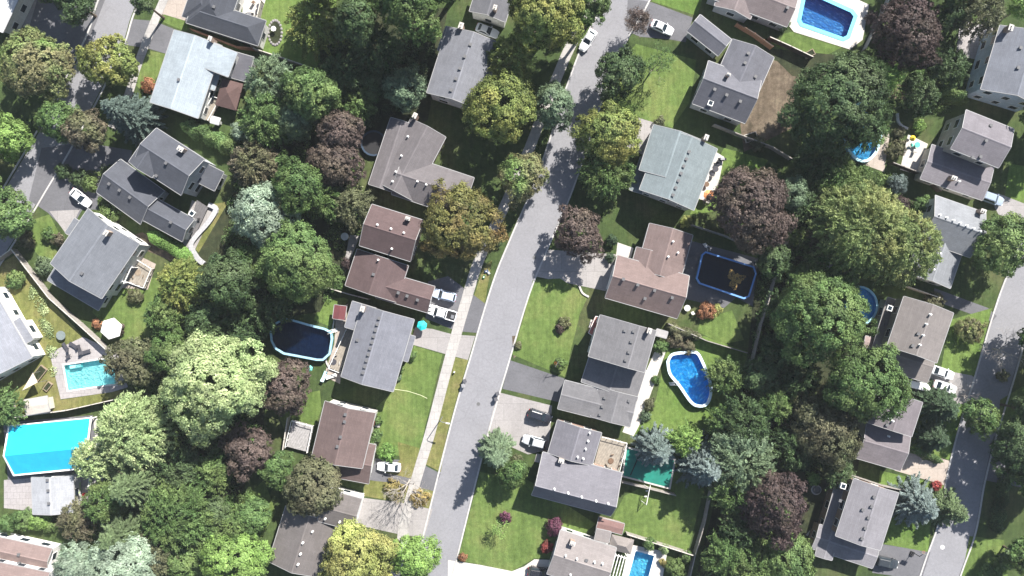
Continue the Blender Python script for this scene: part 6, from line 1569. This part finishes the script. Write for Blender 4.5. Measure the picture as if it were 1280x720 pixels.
SHRUBS = [
 (185, 106, 10, 1.8, 'rust', 'orange shrub left of the pale bluish roofed house'),
 (484, 565, 13, 2.0, 'hedge', 'round clipped bush above the white sedan'),
 (470, 546, 9, 1.6, 'midgreen', 'small green bush above the round clipped bush'),
 (492, 612, 14, 1.3, 'gold', 'golden brown shrub left of its neighbour between two driveways'),
 (526, 622, 13, 1.2, 'gold', 'golden brown shrub nearer the road between two driveways'),
 (694, 660, 12, 2.6, 'wine', 'wine coloured shrub beside the tan roofed house'),
 (683, 684, 8, 1.8, 'red', 'red shrub below the wine coloured one'),
 (632, 647, 7, 1.6, 'wine', 'small wine red shrub alone on the shaded lawn'),
 (579, 696, 5, 1.0, 'rust', 'small tan and rust shrub at the corner of the white driveway'),
 (884, 388, 12, 2.0, 'rust', 'rusty round shrub below the leaf filled pool'),
 (897, 386, 6, 1.2, 'yellow', 'pale yellow shrub right of the rusty round shrub'),
 (892, 393, 5, 1.0, 'yellow', 'smaller pale yellow shrub touching the rusty round shrub'),
 (705, 403, 8, 1.4, 'brown', 'brown shrub on the front lawn right of the middle road'),
 (700, 410, 6, 1.2, 'purple', 'dark shrub touching the brown one on the front lawn'),
 (765, 300, 7, 2.2, 'darkfir', 'small dark conical shrub beside the pale walk'),
 (762, 322, 6, 1.4, 'darkfir', 'dark green shrub at the edge of the pale driveway'),
 (1124, 230, 13, 3.0, 'bluespruce', 'small blue grey shrub below the cream terrace'),
 (1128, 256, 12, 2.4, 'purple', 'purplish shrub beside the right hand willow'),
 (1154, 257, 14, 3.0, 'midgreen', 'bright green shrub beside the purplish one'),
 (1214, 413, 19, 3.2, 'browngreen', 'broad brownish shrub beside the road near the tan roofed house'),
 (1168, 377, 14, 2, 'olive', 'low shrub above the tan roofed house'),
 (1171, 607, 6, 1.2, 'red', 'small red shrub at the end of the pinkish driveway'),
 (1015, 305, 13, 3, 'brown', 'pale brown bush left of the willow trunk'),
 (28, 650, 16, 3, 'midgreen', 'green bush left of the lime one above the brown corner roof'),
 (48, 652, 13, 3, 'lime', 'lime bush above the brown corner roof'),
 (8, 655, 12, 3, 'midgreen', 'bush at the left edge above the brown corner roof'),
 (62, 658, 8, 2, 'green', 'small dark bush right of the lime bush'),
 (805, 430, 9, 2.0, 'hedge', 'green bush between the stepped grey house and the bright blue pool'),
 (826, 434, 9, 2.2, 'midgreen', 'green bush at the left end of the bright blue pool'),
 (860, 435, 10, 2, 'brown', 'straggly brown bush above the bright blue pool'),
 (846, 425, 11, 2, 'brown', 'straggly brown bush left of the other by the garden fence'),
 (858, 277, 8, 1.6, 'yellow', 'pale yellow bush below the blue grey roofed house'),
 (148, 412, 7, 1.4, 'brownred', 'brown shrub right of the white parasol'),
 (121, 405, 6, 1.2, 'rust', 'rust brown shrub left of the white parasol'),
 (168, 370, 10, 1.8, 'brown', 'dark brown shrub below the wooden deck'),
 (60, 293, 9, 1.8, 'green', 'green shrub by the shaded grey garage corner'),
 (72, 300, 8, 1.6, 'brown', 'brown shrub right of the small lawn'),
 (54, 333, 13, 2.2, 'sage', 'grey green shrub at the lower end of the small lawn'),
 (32, 300, 12, 2.2, 'olive', 'olive shrub beside the road on the left'),
 (18, 350, 12, 2, 'midgreen', 'yellow green shrub inside the left fence'),
 (137, 266, 16, 2, 'green', 'green shrub below the long dark roof'),
 (98, 222, 12, 2, 'deep', 'dark shrub beside the dappled driveway'),
 (112, 230, 11, 2, 'green', 'green shrub between the dappled driveway and the dark roof'),
 (78, 214, 10, 2.2, 'deep', 'dark shrub in the middle of the dappled driveway'),
 (232, 345, 0, 0, None, ''),
 (560, 372, 0, 0, None, ''),
 (515, 445, 6, 1.0, 'midgreen', 'small bush at the front corner of the grey vented house'),
 (500, 462, 5, .9, 'midgreen', 'small bush below the other at the grey vented house'),
 (496, 471, 5, .9, 'sage', 'pale small bush lowest along the grey vented house'),
 (470, 525, 7, 1.3, 'green', 'green bush at the upper corner of the brown house'),
 (808, 655, 0, 0, None, ''),
 (812, 680, 8, 2.4, 'midgreen', 'round green bush above the small bottom pool'),
 (830, 686, 6, 2, 'pale', 'pale bush right of the round one above the bottom pool'),
 (858, 696, 8, 2, 'green', 'green bush at the foot of the back fence'),
 (829, 704, 5, 1.2, 'gold', 'golden bush beside the small bottom pool'),
 (845, 712, 13, 2.4, 'green', 'green bush right of the white paving at the bottom'),
 (805, 542, 6, 1.3, 'green', 'small round bush at the end of the cream stone walk'),
 (812, 505, 8, 1.0, 'olive', 'bushy plants in the middle of the cream stone walk'),
 (806, 520, 7, .9, 'sage', 'bushy plants near the lower end of the cream stone walk'),
 (820, 475, 5, .9, 'green', 'small plant at the upper part of the cream stone walk'),
 (1002, 575, 14, 3, 'deep', 'dark bush above the cream walk'),
 (1018, 598, 9, 2, 'lime', 'small lime bush above the fire pit'),
 (1056, 590, 12, 2.2, 'midgreen', 'green bush at the upper corner of the light grey mauve house'),
 (1260, 700, 12, 2, 'sage', 'grey green shrub in the lower right lawn'),
 (1255, 470, 8, 1.5, 'olive', 'olive shrub between the road and the right edge'),
 (700, 455, 8, 2, 'green', 'feathery green shrub by the dark asphalt driveway'),
 (960, 92, 0, 0, None, ''),
 (980, 28, 9, 2.2, 'sage', 'pale green bush beside the large blue pool'),
 (1090, 22, 8, 1.6, 'purple', 'purple bush between the blue pool and the tall fence'),
 (1140, 70, 0, 0, None, ''),
 (1125, 165, 7, 1.5, 'olive', 'olive bush beside the cream terrace'),
 (1120, 185, 14, 1.8, 'brown', 'brown bush between the terrace and the half hidden pool'),
 (1150, 158, 9, 1.4, 'lime', 'bright bush above the yellow parasol'),
 (1205, 158, 0, 0, None, ''),
 (478, 600, 0, 0, None, ''),
 (275, 170, 0, 0, None, ''),
 (300, 165, 13, 2.6, 'silver', 'pale grey green bush at the end of the long hedge'),
 (460, 300, 0, 0, None, ''),
 (436, 330, 9, 1.6, 'purple', 'purple bush at the left corner of the red brown house'),
 (422, 352, 8, 1.6, 'midgreen', 'green bush left of the low fence'),
 (632, 400, 0, 0, None, ''),
 (648, 432, 4, .7, 'brown', 'little brown plant at the edge of the front lawn'),
 (618, 300, 10, 1.6, 'deep', 'dark bush under the yellow brown tree'),
 (840, 143, 0, 0, None, ''),
 (825, 152, 7, 1.4, 'olive', 'olive bush at the top corner of the blue grey roof'),
 (948, 180, 10, 2, 'olive', 'olive bush on the bare brown ground'),
 (655, 575, 0, 0, None, ''),
 (645, 575, 8, 1.2, 'olive', 'low olive plant above the small green tree'),
]
for x, y, r, h, k, lb in SHRUBS:
    if k: shrub(x, y, r, h, k, lb)
undergrowth('tangled bushes between the back gardens in the middle left', [(300, 180), (400, 140), (455, 200), (425, 300), (430, 350), (400, 390), (335, 400), (240, 400), (280, 320), (290, 260)], 2.2, 'green')
undergrowth('shaded bushes under the tall trees at the top', [(400, 60), (440, 40), (545, 60), (530, 120), (455, 160), (400, 130)], 1.8, 'deep')
undergrowth('bushes around the largest pale lime tree', [(190, 400), (330, 400), (335, 540), (300, 610), (345, 640), (300, 700), (190, 700), (190, 560)], 1.8, 'green')
undergrowth('bushes along the back fence right of centre', [(955, 300), (1010, 250), (1040, 330), (1000, 420), (1060, 560), (1010, 590), (950, 720), (875, 720), (935, 490)], 1.8, 'green')
undergrowth('low planting below the dark purple tree at the top right', [(1100, 70), (1190, 60), (1215, 110), (1200, 140), (1120, 130)], 1.6, 'green')
undergrowth('garden plants beside the willow', [(1100, 215), (1170, 245), (1160, 280), (1110, 260), (1060, 230), (1075, 205)], 1.4, 'midgreen')
undergrowth('flowering plants around the turquoise pool yard', [(30, 345), (45, 350), (72, 440), (68, 470), (55, 440)], .8, 'pale')
undergrowth('plants along the left garden of the dark roofed house', [(100, 215), (170, 200), (150, 205), (118, 238), (150, 275), (178, 292), (160, 290), (120, 258)], 1.0, 'green')
hedge('bright green clipped hedge with a rounded end beside the grey house', [(182, 290), (195, 299), (212, 308), (238, 327)], 2.7, 1.9, 'hedge')
hedge('long shaggy evergreen hedge below the pale bluish roofed house', [(223, 154), (245, 163), (272, 176), (298, 190), (312, 200)], 2.9, 2.6, 'midgreen', .15, False)
hedge('shaggy evergreen hedge running below the dark purple tree', [(1146, 88), (1165, 98), (1190, 112), (1215, 125)], 2.6, 2.8, 'green', .15, False)
hedge('low shaded hedge between the two gardens beside the garden fence', [(835, 408), (850, 414), (878, 422)], 1.8, 1.8, 'olive', .13, False)
hedge('hedge below the lawn at the lower right', [(1140, 560), (1165, 572), (1180, 578)], 1.6, 1.4, 'green', .12, False)
hedge('dark hedge along the right side of the lower road', [(1262, 600), (1255, 640), (1250, 668)], 2, 2, 'deep', .13, False)
# bare and sparse trees
bare_tree(512, 600, 10, .75, 'leafless grey tree standing between the driveways left of the middle road', (.36, .33, .3), 3, depth=6)
bare_tree(812, 92, 8, .55, 'half bare tree on the lawn right of the dark rounded tree', (.25, .22, .18), 5, leaf='green', nl=7, depth=5)
bare_tree(792, 38, 6, .5, 'sparse reddish twiggy tree beside the upper road', (.14, .08, .07), 8, leaf='brownred', nl=16, depth=5)
bare_tree(1240, 436, 8, .8, 'leafless tree leaning over the lower right road', (.34, .31, .28), 9, depth=6)
bare_tree(1200, 494, 5, .6, 'leafless tree casting fine shadows beside the lowest white car', (.3, .27, .25), 12, depth=4)
bare_tree(625, 655, 4, .5, 'small thin tree on the shaded lawn at the bottom', (.22, .2, .15), 15, leaf='lime', nl=5, depth=4)
# tall trees just outside the frame whose shade reaches into the photo
for i, (x, y, r, h) in enumerate([(1318, 590, 46, 14), (1325, 420, 50, 14), (1322, 150, 40, 12), (60, -40, 44, 13), (440, -45, 55, 20), (560, -40, 45, 20), (1330, 500, 40, 13), (720, -50, 40, 12), (1190, -40, 44, 13), (-45, 220, 45, 12)]):
    tree(x, y, r, h, 'green', 'green tree just beyond the edge of the photograph', G_, name='broadleaf_tree', group='trees just beyond the frame', leaf=.28)

# ------------------------------------------------------------------ thin haze volume added to lift the shadows below the drone
g = MB(); g.box((0, 0), (1, 0), (0, 1), 880, 880, -2.6, 190); hz_o = g.build('haze', bpy.data.materials.new('haze'), None, world=False)
tag(hz_o, 'thin pale haze added to soften shadows over the whole neighbourhood', None, None, 'stuff')
hm = hz_o.data.materials[0]; hm.use_nodes = True; hn = hm.node_tree; hn.nodes.remove(hn.nodes['Principled BSDF'])
vol = hn.nodes.new('ShaderNodeVolumePrincipled'); vol.inputs['Density'].default_value = .00012; vol.inputs['Color'].default_value = (.86, .92, 1, 1)
hn.links.new(vol.outputs[0], hn.nodes['Material Output'].inputs['Volume'])
